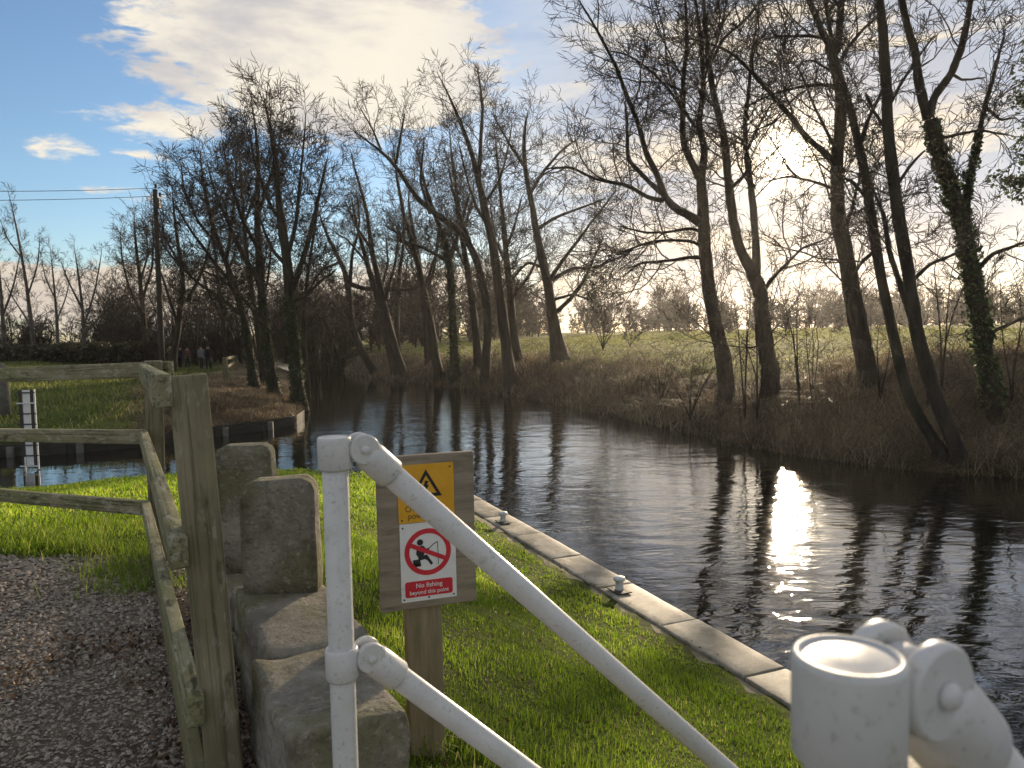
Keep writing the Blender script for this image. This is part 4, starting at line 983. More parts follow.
# ------------------------------------------------------------------ trees on the far left point and behind
GL = 'bare trees on the far left point'
left_kw = dict(d1=2.5, l1=(1.4, 3.9), n2=11, l2=(0.6, 1.8), n3=5, l3=(0.25, 0.8), r3=0.0088, upk=0.06)
def left(label, stems, Yb, ivy=None, name='bare_tree', bark='bark', **kw):
    k2 = dict(left_kw); k2.update(kw)
    x, y, _ = stems[0][0]
    return make_tree(name, label, traced(stems, Yb, rg, 20), rg, PY(x, y - 4, Yb), group=GL, sides=7, ivy=ivy, bark=bark, **k2)
left('largest bare tree on the point, thick trunk beside the water, ivy at its foot', [
    [(299, 408, 8), (297, 390, 7.2), (294, 340, 6.6), (290, 300, 6.2), (287, 262, 5.6), (284, 225, 4.8), (277, 185, 3.8), (274, 146, 2.6), (266, 112, 1.6), (262, 92, .9)],
    [(291, 296, 4), (297, 276, 3.4), (304, 256, 3), (312, 225, 2.4), (320, 190, 1.8), (328, 155, 1)],
    [(287, 258, 3), (296, 225, 2.3), (300, 185, 1.7), (304, 140, 1.1), (306, 112, .7)],
    [(284, 226, 2.6), (270, 205, 2), (255, 165, 1.5), (248, 125, .9)],
    [(291, 300, 2.6), (306, 296, 2), (322, 280, 1.4), (338, 268, .9)],
    [(288, 268, 2.4), (272, 250, 1.9), (262, 225, 1.4), (252, 200, .9)]], 31.0, ivy=[(0, 0.02, 0.36, 0.08, 1500)])
left('second bare tree on the point with limbs fanning up and left', [
    [(275, 392, 6.6), (272, 378, 6), (265, 330, 5.4), (261, 285, 4.8), (259, 250, 4.2), (257, 210, 3.4), (260, 160, 2.2), (254, 118, 1.2), (250, 100, .8)],
    [(262, 290, 3), (248, 262, 2.4), (232, 232, 1.9), (216, 195, 1.4), (206, 160, .9)],
    [(259, 250, 2.6), (243, 222, 2), (230, 180, 1.5), (222, 140, .9)],
    [(258, 215, 2.4), (270, 180, 1.7), (280, 140, 1.1), (284, 110, .7)],
    [(265, 325, 2.4), (245, 300, 1.9), (222, 280, 1.4), (198, 268, .9)]], 33.0, ivy=[(0, 0.0, 0.36, 0.07, 1100)])
left('third bare tree on the point, low boughs sweeping far out to the left', [
    [(254, 380, 5.6), (251, 366, 5), (246, 330, 4.4), (238, 296, 3.8), (226, 262, 3.1), (214, 230, 2.4), (204, 190, 1.6), (200, 150, .9)],
    [(244, 318, 2.8), (224, 300, 2.2), (200, 285, 1.7), (176, 262, 1.2), (160, 240, .8)],
    [(236, 290, 2.6), (214, 262, 2), (192, 232, 1.5), (172, 200, .9)],
    [(226, 262, 2.2), (232, 225, 1.6), (236, 180, 1.1), (238, 135, .7)],
    [(220, 248, 2), (198, 222, 1.4), (184, 190, 1), (180, 160, .7)]], 36.0, ivy=[(0, 0.0, 0.3, 0.07, 700)])
left('slim bare tree at the back of the point, between towpath and water', [
    [(264, 382, 4.2), (262, 366, 3.8), (256, 320, 3.4), (248, 270, 2.8), (244, 220, 2), (240, 170, 1.2), (236, 130, .7)],
    [(256, 318, 1.9), (268, 280, 1.4), (272, 240, .9)], [(247, 265, 1.8), (232, 235, 1.3), (224, 200, .8)], [(244, 225, 1.6), (256, 190, 1.1), (262, 150, .7)]], 41.0)
left('slender bare tree leaning over the water behind the largest one', [
    [(308, 392, 3.6), (306, 376, 3.2), (303, 330, 2.8), (306, 285, 2.3), (312, 245, 1.7), (318, 205, 1.1), (324, 175, .7)],
    [(304, 300, 1.6), (318, 275, 1.2), (332, 258, .8)], [(306, 330, 1.4), (322, 318, 1), (338, 312, .7)]], 39.0)
left('bushy bare tree beside the towpath just right of the utility pole', [
    [(172, 368, 4.6), (174, 350, 4), (180, 315, 3.4), (184, 280, 2.7), (178, 245, 2), (174, 210, 1.2), (172, 185, .7)],
    [(178, 325, 2.2), (170, 300, 1.7), (162, 275, 1.2), (150, 252, .8)], [(188, 300, 2.2), (204, 268, 1.6), (212, 232, 1.1), (214, 200, .7)], [(182, 268, 1.6), (166, 240, 1.1), (160, 215, .7)]], 48.0)
left('bare tree just left of the utility pole with many thin upright limbs', [
    [(146, 352, 4), (145, 338, 3.4), (143, 310, 2.8), (140, 280, 2.2), (136, 245, 1.5), (134, 215, .8)],
    [(144, 318, 1.8), (130, 290, 1.4), (122, 260, 1), (120, 232, .6)], [(142, 300, 1.8), (152, 270, 1.3), (154, 240, .9), (152, 215, .6)], [(140, 282, 1.4), (148, 255, 1), (146, 226, .6)]], 52.0)
left('bare tree far along the towpath behind the walkers', [
    [(226, 366, 3.4), (225, 350, 3), (222, 315, 2.5), (218, 280, 1.9), (214, 245, 1.2), (212, 215, .7)], [(222, 318, 1.6), (208, 292, 1.2), (200, 265, .8)], [(219, 290, 1.5), (232, 262, 1.1), (238, 235, .7)]], 66.0)
# thin pale saplings at the left edge
GS = 'slender trees at the left edge'
M['birch'] = surf('pale_bark', [(0.35, (0.06, 0.05, 0.042)), (0.65, (0.14, 0.12, 0.10))], 3, 5, 0.8, 0.3, stretch=(1, 1, .6))
for lab, stems in (
    ('slender pale-barked tree at the left edge, tallest of the three', [[(34, 352, 2.6), (31, 320, 2.2), (26, 280, 1.8), (18, 240, 1.3), (12, 205, .7), (8, 190, .5)], [(28, 295, 1.2), (38, 265, .9), (40, 235, .5)], [(22, 258, 1), (8, 240, .8), (0, 220, .5)], [(31, 325, 1.1), (14, 300, .8), (4, 280, .5)]]),
    ('slender multi-stemmed tree nearest to the utility pole against low cloud', [[(84, 352, 2.4), (84, 330, 2), (82, 300, 1.6), (78, 270, 1.1), (74, 245, .5)], [(84, 325, 1.4), (94, 295, 1.1), (100, 265, .8), (102, 248, .5)], [(83, 310, 1.3), (70, 285, 1), (60, 260, .6)], [(84, 335, 1.3), (104, 312, 1), (112, 290, .6)]]),
    ('slender dark tree cut by the left frame edge', [[(4, 352, 2.6), (3, 320, 2.2), (0, 280, 1.6), (-4, 240, 1), (-6, 210, .6)], [(3, 315, 1.4), (14, 285, 1.1), (20, 255, .7)], [(1, 290, 1.2), (-12, 265, .9), (-16, 240, .6)]]),
    ('slender upright tree between the tallest pale one and the multi-stemmed one', [[(58, 352, 2), (57, 325, 1.7), (55, 295, 1.3), (52, 268, .8), (50, 246, .5)], [(57, 320, 1), (66, 298, .8), (70, 278, .5)], [(55, 298, .9), (46, 280, .7), (42, 262, .4)]])):
    make_tree('slender_tree', lab, traced(stems, 55.0, rg, 10), rg, PY(stems[0][0][0], 348, 55.0), group=GS, sides=6, bark='birch', d1=1.7, l1=(0.8, 2.2), n2=7, l2=(0.4, 1.1), n3=4, l3=(0.3, 0.7), r3=0.0075, upk=0.14, rk1=0.010)

# bush on the field and thin saplings on the right bank
def bush(name, label, base, h, n, rng, spreadk=0.55, cat='bush', group=None, **kw):
    limbs = []
    for i in range(n):
        a = rng.random() * 6.283; s = spreadk * (0.3 + rng.random()); L = h * (0.6 + 0.4 * rng.random())
        tt = np.linspace(0, 1, 8)[:, None]
        l = np.concatenate([np.array(base) + np.concatenate([np.cos(a) * s * L * tt ** 1.4, np.sin(a) * s * L * tt ** 1.4, L * tt], 1), ((0.006 if h > 3 else 0.010) * h * (1 - 0.85 * tt))], 1)
        limbs.append(bend_noise(l, rng, 0.05 * h))
    k2 = dict(d1=2.6 / max(h, 1) * 2, l1=(0.25 * h, 0.5 * h), n2=6, l2=(0.12 * h, 0.25 * h), n3=4, l3=(0.06 * h, 0.14 * h), r3=0.005, upk=0.06, t_low=0.3); k2.update(kw)
    return make_tree(name, label, limbs, rng, base, cat, group, sides=5, **k2)
bb = PY(603, 350, 38.0)
bush('bare_bush', 'small rounded bare bush on the sunlit field right of the lone tree', bb, 2.9, 7, rg, 0.7, r3=0.007)
bush('bare_bush', 'low straggly bare bush on the field edge, right of the rounded bush', PY(630, 347, 40.0), 1.5, 6, rg, 0.9, r3=0.007)
sap = [(745, 385, 21, 4.6), (757, 388, 20.5, 5.0), (800, 380, 20, 4.4), (812, 390, 19.5, 3.4), (690, 385, 23, 2.6), (928, 395, 17.2, 4.2), (942, 380, 17.6, 4.6), (660, 380, 25, 2.0), (1012, 400, 16.5, 3.5), (880, 400, 18, 3.2)]
saplab = ['thin upright sapling on the right bank below the forked tree', 'tall thin sapling pair member just right of the forked tree base', 'thin sapling below the low sun on the right bank', 'short bushy sapling left of the tall straight tree',
          'small straggly shrub left of the broad tree foot', 'thin sapling between leaning pair and ivy-clad tree', 'tall thin sapling close to the ivy-clad tree, left side', 'low shrub on the bank left of the broad tree', 'straggly sapling at the right frame edge under the ivy-clad tree', 'low shrub between the tall straight tree and leaning pair']
for (x, y, Yb, h), lab in zip(sap, saplab):
    p = PY(x, y, Yb); p[2] = lz(p[0], p[1]) - 0.05
    bush('sapling', lab, p, h, 3 if h > 3 else 6, rg, 0.16 if h > 3 else 0.6, 'sapling', 'saplings on the right bank', d1=1.6, l1=(0.4, 1.3), n2=5, l2=(0.2, 0.6), n3=3, l3=(0.1, 0.3), r3=0.0035)

# dark evergreen leaning in at the right edge
ev = PY(1052, 400, 18.5); ev[2] = lz(ev[0], ev[1])
et = thing('evergreen_tree', 'dark evergreen foliage reaching in from the right frame edge', 'tree', ev)
l = np.concatenate([np.linspace([0, 0, -0.2], [0.2, 0.3, 7.5], 10), np.linspace(0.16, 0.03, 10)[:, None]], 1)
v, q = tubes(l[None, :, :3], l[None, :, 3], 8); link('trunk', np_mesh('trunk', v, [q]), M['bark'], et)
br, brr, _ = grow(l[None, :, :3], l[None, :, 3], np.array([34]), 0.35, 1.0, (60, 95), 1.0, 2.0, 0.02, 0.1, 6, rg, 0.012)
link('boughs', np_mesh('boughs', *[(lambda r: (r[0], [r[1]]))(tubes(br, brr, 4))][0]), M['twig'], et)
ii = rg.integers(0, len(br), 9000); jj = rg.integers(1, 6, 9000)
v, q, r = leaf_cards(br[ii, jj] + rg.normal(size=(9000, 3)) * [0.16, 0.16, 0.11], 0.06, rg)
link('foliage', np_mesh('foliage', v, [q], False, {'rnd': r}), M['ivy'], et)

# ------------------------------------------------------------------ hedge, thickets and far woodland
hp0, hp1 = PY(-60, 358, 52), PY(136, 360, 50)
hd = thing('hedge', 'low clipped dark brown hedge along the back of the left grass', 'hedge', ((hp0[0] + hp1[0]) / 2, 51, 0.3))
n = 16000; t = rg.random(n); c = hp0[None] + (hp1 - hp0)[None] * t[:, None]
c[:, 1] += rg.normal(size=n) * 0.5; zb = 0.2
htop = PY(40, 346, 51)[2]
c[:, 2] = zb + (htop - zb + 0.15 * np.sin(t * 40)) * rg.random(n) ** 0.7
v, q, r = leaf_cards(c - np.array(hd.location), 0.16, rg)
link('foliage', np_mesh('foliage', v, [q], False, {'rnd': r}), M['hedge'], hd)
st = []
P_ = hp0[None] + (hp1 - hp0)[None] * np.linspace(0, 1, 60)[:, None]; P_[:, 2] = zb - 0.3
P2 = P_ + np.array([0, 0, htop - zb]) + rg.normal(size=P_.shape) * 0.2
v, q = tubes(np.stack([P_, (P_ + P2) / 2 + rg.normal(size=P_.shape) * 0.1, P2], 1) - np.array(hd.location), np.full((60, 3), 0.03), 4)
link('stems', np_mesh('stems', v, [q]), M['twig'], hd)

def thicket(spots, rng, seed_n=3, r3=0.012):
    """many small bare trees that read as one mass"""
    protos = []
    for k in range(seed_n):
        limbs = []
        for i in range(5):
            a = rng.random() * 6.283; s = 0.28 * (0.2 + rng.random()); L = 0.7 + 0.3 * rng.random(); tt = np.linspace(0, 1, 7)[:, None]
            l = np.concatenate([np.cos(a) * s * L * tt ** 1.3, np.sin(a) * s * L * tt ** 1.3, L * tt, 0.014 * (1.02 - tt)], 1); limbs.append(bend_noise(l, rng, 0.04))
        P = np.stack([l[:, :3] for l in limbs]); R = np.stack([l[:, 3] for l in limbs])
        A, AR, AL = grow(P, R, np.full(5, 8), 0.02, 1, (30, 75), 0.15, 0.40, 0.07, 0.2, 4, rng, 0.012)
        B, BR, BL = grow(A, AR, np.full(len(A), 11), 0.1, 1, (25, 60), 0.08, 0.2, 0.1, 0.2, 3, rng, 0.015)
        protos.append((P, R, A, AR, B, BR))
    V, Q, nv = [], [], 0
    protos = [(P, R, A, AR, B, BR) for (P, R, A, AR, B, BR) in protos]
    for (x, y, z, h) in spots:
        P, R, A, AR, B, BR = protos[rng.integers(seed_n)]
        a = rng.random() * 6.283; rot = np.array([[math.cos(a), -math.sin(a), 0], [math.sin(a), math.cos(a), 0], [0, 0, 1]])
        w = h * (1.0 + 0.6 * rng.random())
        tr = lambda q_: (q_ @ rot.T) * np.array([w, w, h]) + np.array([x, y, z])
        for pts, rr, k in ((P, R, 3), (A, AR, 0), (B, BR, 0)):
            rr = np.maximum(rr * h, r3)
            v, q = tubes(tr(pts), rr, k) if k else ribbons(tr(pts), rr, rng); V.append(v); Q.append(q + nv); nv += len(v)
    return np.concatenate(V), np.concatenate(Q)
rw = np.random.default_rng(77)
def stuff(name, label, v, q, mat): return tag(link(name, np_mesh(name, v, split_faces(q)), mat), label, kind='stuff')
sp = []
for i in range(95):                                   # behind the towpath, between pole and point
    x = rw.uniform(100, 345); Yd = rw.uniform(62, 84); p = PY(x, 350, Yd); sp.append((p[0], p[1], -0.6, rw.uniform(4.0, 8.5)))
for i in range(40):
    x = rw.uniform(-30, 150); Yd = rw.uniform(56, 66); p = PY(x, 350, Yd); sp.append((p[0], p[1], 0.2, rw.uniform(2.0, 4.2)))
for i in range(26):
    x = rw.uniform(110, 166); Yd = rw.uniform(52, 62); p = PY(x, 350, Yd); sp.append((p[0], p[1], -0.6, rw.uniform(2.0, 4.0)))
stuff('thicket', 'tangled brown thicket behind hedge and towpath', *thicket(sp, rw, r3=0.015), M['twig'])
sp = []
for i in range(90):
    x = rw.uniform(300, 520); Yd = rw.uniform(72, 120); p = PY(x, 335, Yd); sp.append((p[0], p[1], lz(p[0], p[1]), rw.uniform(4.5, 9)))
for i in range(190):
    x = rw.uniform(480, 1100); Yd = rw.uniform(88, 135); p = PY(x, 335, Yd); sp.append((p[0], p[1], lz(p[0], p[1]), 2.0 + 5.0 * rw.random() ** 1.3))
for i in range(26):
    x = rw.uniform(660, 1060); Yd = rw.uniform(56, 90); p = PY(x, 335, Yd); sp.append((p[0], p[1], lz(p[0], p[1]), rw.uniform(1.0, 3.2)))
stuff('far_woodland', 'hazy brown wood at the far side of the field', *thicket(sp, rw, r3=0.032), M['twig'])
# woods well outside the picture, so that the place goes on to the sides

# ------------------------------------------------------------------ grass, dead stems, gravel, leaves
def blades(p, h, w, rng, lean=0.35, up0=1.0, wind=(0, 0)):
    n = len(p); a = rng.random(n) * 6.283
    side = np.stack([np.cos(a), np.sin(a), np.zeros(n)], 1); fwd = np.stack([-np.sin(a), np.cos(a), np.zeros(n)], 1)
    k = (lean * (0.3 + 1.2 * rng.random(n)))[:, None]; h = h[:, None]; w = w[:, None]
    wv_ = np.array([wind[0], wind[1], 0])
    m_ = p + (fwd * k * 0.35 + wv_ * .4) * h + np.array([0, 0, 1]) * h * 0.55
    t_ = p + (fwd * k * 1.1 + wv_) * h + np.array([0, 0, 1]) * h * (1.0 - 0.3 * k)
    v = np.stack([p - side * w, p + side * w, m_ + side * w * 0.7, m_ - side * w * 0.7, t_], 1).reshape(-1, 3)
    b_ = np.arange(n)[:, None] * 5
    return v, b_ + np.array([[0, 1, 2, 3]]), b_ + np.array([[3, 2, 4]])
def blade_obj(name, label, p, h, w, rng, mat, rnd=None, **kw):
    v, q, t_ = blades(p, h, w, rng, **kw)
    rnd = rng.random(len(p)) if rnd is None else rnd
    o = link(name, np_mesh(name, v, [q, t_], True, {'rnd': np.repeat(rnd, 5)}), mat)
    return tag(o, label, kind='stuff')
rb = np.random.default_rng(8)
# lawn: pick pixels so that the blades are as dense as the picture needs near and far, then drop them on the land
N = 1150000
X_ = rb.uniform(-12, 4.2, N); Y_ = rb.uniform(1.2, 16.2, N)
keep = rb.random(N) < np.clip((3.6 / np.maximum(np.hypot(X_, Y_), 1.5)) ** 1.35, 0, 1)
keep &= np.abs(X_) < 0.80 * Y_ + 1.0
X_, Y_ = X_[keep], Y_[keep]
Z_, rgn, _, _, _ = land(X_, Y_); PN = np.stack([X_, Y_], -1)
g_ = gravel_w(X_, Y_); dcp = CO - PN @ CN
ragged = 0.585 + 0.14 * vnoise(X_, Y_, 2.4) + 0.12 * vnoise(X_, Y_, 7.0) + 0.5 * np.clip(vnoise(X_ + 3.3, Y_, .5) - 0.1, 0, 1)
tw = (PN - W0) @ V2; sw = (PN - W0) @ U2
ok = (rgn == 0) & (dcp > ragged) & (g_ < 0.35 + 0.3 * rb.random(len(X_))) & ~((tw > -0.75) & (tw < 0.13) & (sw < 1.9)) 
ok &= ~((sw < -1.15) & (tw < 1.3))
X_, Y_, Z_, dcp = X_[ok], Y_[ok], Z_[ok], dcp[ok]
D_ = np.hypot(X_, Y_)
lush = 0.8 + 1.1 * vnoise(X_, Y_, 0.8) + 0.9 * vnoise(X_, Y_, 3.0) + 0.5 * vnoise(X_, Y_, 8.0)
hh_ = (0.035 + 0.05 * rb.random(len(X_))) * np.clip(lush, 0.35, 1.5) * (1 + 0.5 * (rb.random(len(X_)) > 0.97))
ww_ = (0.0015 + 0.0012 * rb.random(len(X_))) * np.maximum(1, D_ / 3.2)
rn_ = np.clip(0.42 + 0.22 * rb.normal(size=len(X_)) + 0.8 * vnoise(X_, Y_, 1.3) + 0.4 * vnoise(X_, Y_, 4.0), 0, 0.92); rn_[rb.random(len(rn_)) > 0.95 - 0.12 * np.clip(vnoise(X_, Y_, 1.9), 0, 1)] = 1.0
blade_obj('lawn_grass', 'short lush sunlit grass of the near bank', np.stack([X_, Y_, Z_ - 0.006], 1), hh_, ww_, rb, M['grass'], rn_, lean=0.55)
# a few long tufts by fence corner and along the gravel edge
ctr = [on(120, 575), on(135, 560), on(60, 548), on(20, 540), on(95, 552), on(140, 590), on(405, 742), on(455, 745), on(380, 700)]
pts = []
for c in ctr:
    k = 260; q_ = c[None, :2] + rb.normal(size=(k, 2)) * [0.16, 0.09]; pts.append(q_)
pts = np.concatenate(pts); zz = land(pts[:, 0], pts[:, 1])[0]
blade_obj('grass_tufts', 'longer grass tufts at the gravel edge and sign post', np.concatenate([pts, zz[:, None] - 0.01], 1), 0.07 + 0.12 * rb.random(len(pts)), 0.0022 + 0.001 * rb.random(len(pts)), rb, M['grass'], np.clip(rb.normal(0.6, 0.3, len(pts)), 0, 1), lean=0.9)

# far left bank: grass behind the gauge, dead stems on the point
N = 75000; q_ = np.stack([rb.uniform(-34, -6, N), rb.uniform(17, 62, N)], 1)
zz, rgn, _, dfe, _ = land(q_[:, 0], q_[:, 1]); kk = sm((-q_[:, 0] - 0.42 * q_[:, 1] - 0.2) / 3); pf_ = sm((dfe - 4.2 + 3 * vnoise(q_[:, 0], q_[:, 1], .6)) / 3)
gr = (rgn == 1) & (dfe > 0.25) & (rb.random(N) < np.maximum(kk, pf_))
s = gr & (np.hypot(q_[:, 0], q_[:, 1]) < 64)
blade_obj('far_bank_grass', 'rough green grass on the far left bank and towpath verge', np.concatenate([q_[s], zz[s, None]], 1), 0.10 + 0.14 * rb.random(s.sum()), 0.012 + 0.010 * rb.random(s.sum()), rb, M['far_grass'], lean=0.7)
N = 90000; q_ = np.stack([rb.uniform(-18, -5.5, N), rb.uniform(19, 42, N)], 1)
zz, rgn, _, dfe, _ = land(q_[:, 0], q_[:, 1]); kk = sm((-q_[:, 0] - 0.42 * q_[:, 1] - 0.2) / 3); pf_ = sm((dfe - 4.2 + 3 * vnoise(q_[:, 0], q_[:, 1], .6)) / 3)
s = (rgn == 1) & (dfe > 0.03) & (rb.random(N) > np.maximum(kk, pf_))
blade_obj('dead_stems_on_point', 'brown dead grass and bramble on the far point', np.concatenate([q_[s], zz[s, None]], 1), (0.08 + 0.26 * rb.random(s.sum()) ** 2) * np.clip(0.9 + 2.2 * vnoise(q_[s, 0], q_[s, 1], 1.3), 0.3, 2), 0.007 + 0.007 * rb.random(s.sum()), rb, M['dead_grass'], np.clip(rb.normal(0.45, 0.25, s.sum()) + 0.8 * vnoise(q_[s, 0], q_[s, 1], 0.9), 0, 1), lean=1.9)
# right bank: dead grass, bramble arcs
N = 620000; X_ = rb.uniform(-26, 17, N); Y_ = rb.uniform(11, 75, N)
keep = rb.random(N) < np.clip((18 / Y_) ** 1.2, 0, 1); X_, Y_ = X_[keep], Y_[keep]
zz, rgn, _, _, dre = land(X_, Y_)
s = (rgn == 2) & (dre < 6.6 - 2.6 * sm((Y_ - 18) / 8) + 4 * vnoise(X_, Y_, .5)) & (dre > -0.1)
X_, Y_, zz, dre = X_[s], Y_[s], zz[s], dre[s]
pat = vnoise(X_, Y_, 0.7) + 0.6 * vnoise(X_, Y_, 2.0)
hh_ = (0.15 + 0.55 * rb.random(len(X_)) ** 1.8) * np.clip(0.9 + 1.3 * pat, 0.3, 1.8) * np.clip(1.25 - dre / 9, 0.25, 1)
blade_obj('right_bank_dead_stems', 'dense brown dead grass and bramble covering the right bank', np.stack([X_, Y_, zz - 0.02], 1), hh_, (0.005 + 0.005 * rb.random(len(X_))) * np.maximum(1, Y_ / 18), rb, M['dead_grass'], np.clip(rb.normal(0.42, 0.24, len(X_)) + 0.4 * pat, 0, 1), lean=1.1)
# arching bramble stems on the same bank
n = 9000; X_ = rb.uniform(-14, 15, n); Y_ = rb.uniform(12, 50, n); zz, rgn, _, _, dre = land(X_, Y_)
s = (rgn == 2) & (dre < 6.5); c = np.stack([X_[s], Y_[s], zz[s] - 0.03], 1); k = len(c)
a = rb.random(k) * 6.283; L = 0.6 + 1.3 * rb.random(k)
tt = np.linspace(0, 1, 6)[None, :, None]
dirs = np.stack([np.cos(a), np.sin(a), np.zeros(k)], 1)[:, None, :]
arc = c[:, None, :] + dirs * L[:, None, None] * tt * 0.9 + np.array([0, 0, 1]) * (L * (0.5 + 0.5 * rb.random(k)))[:, None, None] * (tt * (1.5 - tt) * 1.3) + rb.normal(size=(k, 6, 3)) * 0.04
v, q = tubes(arc, np.full((k, 6), 0.006) * np.linspace(1, .5, 6), 3)
stuff('bramble_stems', 'arching bramble stems tangled on the right bank', v, q, M['twig'])
# sunlit field grass
N = 45000; X_ = rb.uniform(-12, 32, N); Y_ = rb.uniform(20, 75, N); zz, rgn, _, _, dre = land(X_, Y_); s = (rgn == 2) & (dre > 4.4 - 2.2 * sm((Y_ - 18) / 8) + 2 * rb.random(N)); 
blade_obj('field_grass', 'short sunlit grass of the field behind the right bank', np.stack([X_[s], Y_[s], zz[s] - 0.01], 1), 0.06 + 0.12 * rb.random(s.sum()), (0.012 + 0.012 * rb.random(s.sum())) * np.maximum(1, Y_[s] / 30), rb, M['far_grass'], np.clip(rb.normal(0.72, 0.2, s.sum()), 0, 1), lean=0.8)

# gravel stones
N = 150000; X_ = rb.uniform(-5.8, 0.2, N); Y_ = rb.uniform(1.0, 5.8, N)
s = (gravel_w(X_, Y_) > 0.3 + 0.4 * rb.random(N)) & (X_ > -0.85 * Y_ - 0.4) & (rb.random(N) < np.clip((2.9 / Y_) ** 1.3, 0, 1))
X_, Y_ = X_[s], Y_[s]; n = min(len(X_), 46000); X_, Y_ = X_[:n], Y_[:n]; zz = land(X_, Y_)[0]
octa = np.array([(1, 0, 0), (0, 1, 0), (-1, 0, 0), (0, -1, 0), (0, 0, .75), (0, 0, -.6)], float)
of = np.array([(0, 1, 4), (1, 2, 4), (2, 3, 4), (3, 0, 4)])
sz = (0.004 + 0.0075 * rb.random(n) ** 2.2) * np.maximum(1, Y_ / 3)
jit = octa[None] * (1 + 0.45 * rb.normal(size=(n, 6, 1)) * 0.6) + rb.normal(size=(n, 6, 3)) * 0.16
a = rb.random(n) * 6.283; ca, sa = np.cos(a)[:, None], np.sin(a)[:, None]
jx = jit[..., 0] * ca - jit[..., 1] * sa; jy = jit[..., 0] * sa + jit[..., 1] * ca
v = np.stack([jx * 1.2, jy, jit[..., 2]], -1) * sz[:, None, None] + np.stack([X_, Y_, zz + sz * 0.25], 1)[:, None, :]
f_ = (np.arange(n)[:, None, None] * 6 + of[None]).reshape(-1, 3)
tag(link('gravel_stones', np_mesh('gravel_stones', v.reshape(-1, 3), [f_], False, {'rnd': np.repeat(np.clip(rb.normal(0.42, 0.22, n), 0, 1), 6)}), M['gravel']), 'loose grey gravel stones of the path', kind='stuff')
# fallen leaves on gravel, in drifts
n = 9000; X_ = rb.uniform(-5.5, -0.5, n * 4); Y_ = rb.uniform(1.6, 5.6, n * 4)
s = (gravel_w(X_, Y_) > 0.4) & (vnoise(X_ + 9, Y_, 1.1) + 0.5 * vnoise(X_, Y_, 3.1) > 0.06 + 0.35 * rb.random(n * 4)); X_, Y_ = X_[s], Y_[s]
v, q, r = leaf_cards(np.stack([X_, Y_, land(X_, Y_)[0] + 0.012], 1), 0.013, rb)
tag(link('fallen_leaves', np_mesh('fallen_leaves', v, [q], False, {'rnd': r}), M['litter']), 'brown fallen leaves in drifts on the gravel', kind='stuff')

X_ = rb.uniform(-4, 3, 2600); Y_ = rb.uniform(2.2, 11, 2600); zz, rgn, _, _, _ = land(X_, Y_); s = (rgn == 0) & ((np.stack([X_, Y_], -1) - W0) @ V2 > 0.3) & (rb.random(2600) < 0.5)
v, q, r = leaf_cards(np.stack([X_[s], Y_[s], zz[s] + 0.035], 1), 0.016, rb)
tag(link('leaves_on_lawn', np_mesh('leaves_on_lawn', v, [q], False, {'rnd': r}), M['litter']), 'scattered brown leaves lying in the lawn', kind='stuff')

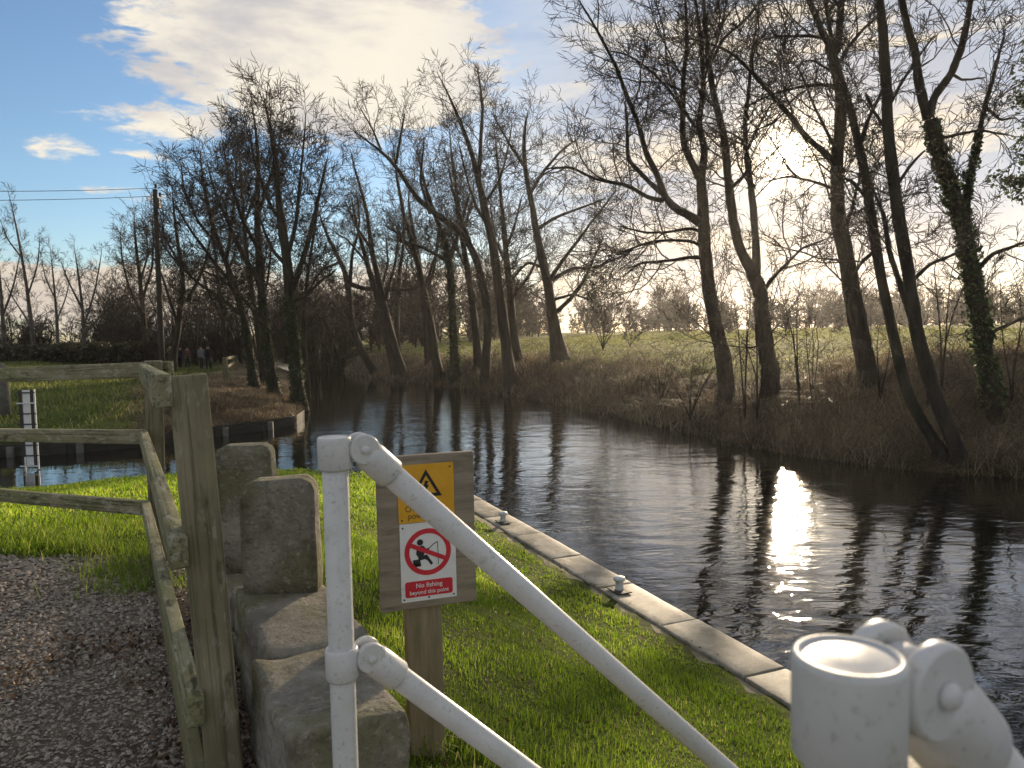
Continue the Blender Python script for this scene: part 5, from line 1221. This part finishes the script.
# ------------------------------------------------------------------ walkers on the far towpath
def cloth(name, c): return surf(name, [(0.3, tuple(k * 0.8 for k in c)), (0.7, c)], 8, 3, 0.85, 0)
skin = cloth('skin', (0.42, 0.26, 0.19)); hairm = cloth('hair', (0.03, 0.022, 0.016))
def person(label, x, yf, Yd, h, coat, legs, stride, face):
    p = PY(x, yf, Yd); p[2] = lz(p[0], p[1])
    t = thing('person', label, 'person', p, face, 'walkers on the far towpath')
    s = h / 1.75
    J = [(0, 0, .95), (0, 0, 1.15), (0, 0, 1.38), (0, 0, 1.50), (0, -.01, 1.60), (0, -.01, 1.70),
         (-.18, 0, 1.40), (-.22, .06 * stride, 1.14), (-.2, -.08 * stride, .90), (-.19, -.1 * stride, .82),
         (.18, 0, 1.40), (.22, -.06 * stride, 1.14), (.2, .04 * stride, .90), (.19, .06 * stride, .82),
         (-.09, 0, .90), (-.10, -.14 * stride, .50), (-.10, -.10 * stride, .08), (-.10, -.22 * stride - .04, .03),
         (.09, 0, .90), (.10, .10 * stride, .50), (.10, .26 * stride, .10), (.10, .18 * stride, .03)]
    E_ = [(0, 1), (1, 2), (2, 3), (3, 4), (4, 5), (2, 6), (6, 7), (7, 8), (8, 9), (2, 10), (10, 11), (11, 12), (12, 13), (0, 14), (14, 15), (15, 16), (16, 17), (0, 18), (18, 19), (19, 20), (20, 21)]
    R_ = [.15, .15, .16, .06, .10, .085, .075, .058, .045, .04, .075, .058, .045, .04, .10, .07, .05, .045, .10, .07, .05, .045]
    me = bpy.data.meshes.new('body'); me.from_pydata([tuple(c * s for c in j) for j in J], E_, [])
    ob = bpy.data.objects.new('body', me); COL.objects.link(ob)
    sk = ob.modifiers.new('s', 'SKIN'); sk.use_smooth_shade = True
    for k, d_ in enumerate(me.skin_vertices[0].data): d_.radius = (R_[k] * s, R_[k] * s * (0.8 if k < 3 else 1)); d_.use_root = (k == 0)
    ob.modifiers.new('u', 'SUBSURF').levels = 1
    dg = bpy.context.evaluated_depsgraph_get(); bme = bpy.data.meshes.new_from_object(ob.evaluated_get(dg)); bpy.data.objects.remove(ob)
    bme.materials.clear()
    for m_ in (legs, coat, skin, hairm): bme.materials.append(m_)
    for pl in bme.polygons:
        c = pl.center / s; pl.use_smooth = True
        pl.material_index = 0 if c.z < 0.88 and abs(c.x) < 0.16 else (2 if c.z > 1.47 and not (c.z > 1.66 or c.y > 0.01) else (3 if c.z > 1.5 else (2 if c.z < 0.86 else 1)))
    link('body', bme, None, t)
dk, gy_, lt, br_ = cloth('dark_cloth', (0.02, 0.02, 0.025)), cloth('grey_cloth', (0.22, 0.21, 0.24)), cloth('dark_trousers', (0.035, 0.035, 0.045)), cloth('brown_coat', (0.14, 0.07, 0.05))
person('walker all in black on the far towpath, rightmost of the group', 209, 374, 54, 1.78, dk, lt, 0.8, 0.2)
person('walker in pale grey top and dark trousers, beside the one in black', 202, 374, 54.5, 1.7, gy_, lt, -0.8, 0.1)
person('walker in brown coat on the far towpath, left of the pale grey one', 188, 372, 57, 1.66, br_, lt, 0.6, 0.4)
person('walker in dark coat on the far towpath, leftmost of the group', 181, 372, 57.5, 1.72, lt, dk, -0.6, 0.0)

# ------------------------------------------------------------------ winter haze, added for the glare veil over trees near the sun
hz = bpy.data.meshes.new('haze'); bm = bmesh.new(); bmesh.ops.create_cube(bm, size=1.0)
for v_ in bm.verts: v_.co = Vector((v_.co.x * 840, v_.co.y * 640 + 230, v_.co.z * 26 + 9.5))
bm.to_mesh(hz); bm.free()
m = bpy.data.materials.new('haze'); m.use_nodes = True; m.node_tree.nodes.clear()
o_ = m.node_tree.nodes.new('ShaderNodeOutputMaterial'); pv = m.node_tree.nodes.new('ShaderNodeVolumePrincipled')
pv.inputs['Color'].default_value = (0.95, 0.93, 0.90, 1); pv.inputs['Density'].default_value = 0.0003; pv.inputs['Anisotropy'].default_value = 0.72
m.node_tree.links.new(pv.outputs[0], o_.inputs['Volume'])
tag(link('haze', hz, m), 'thin pale winter haze, added for the glare round the low sun', kind='stuff')
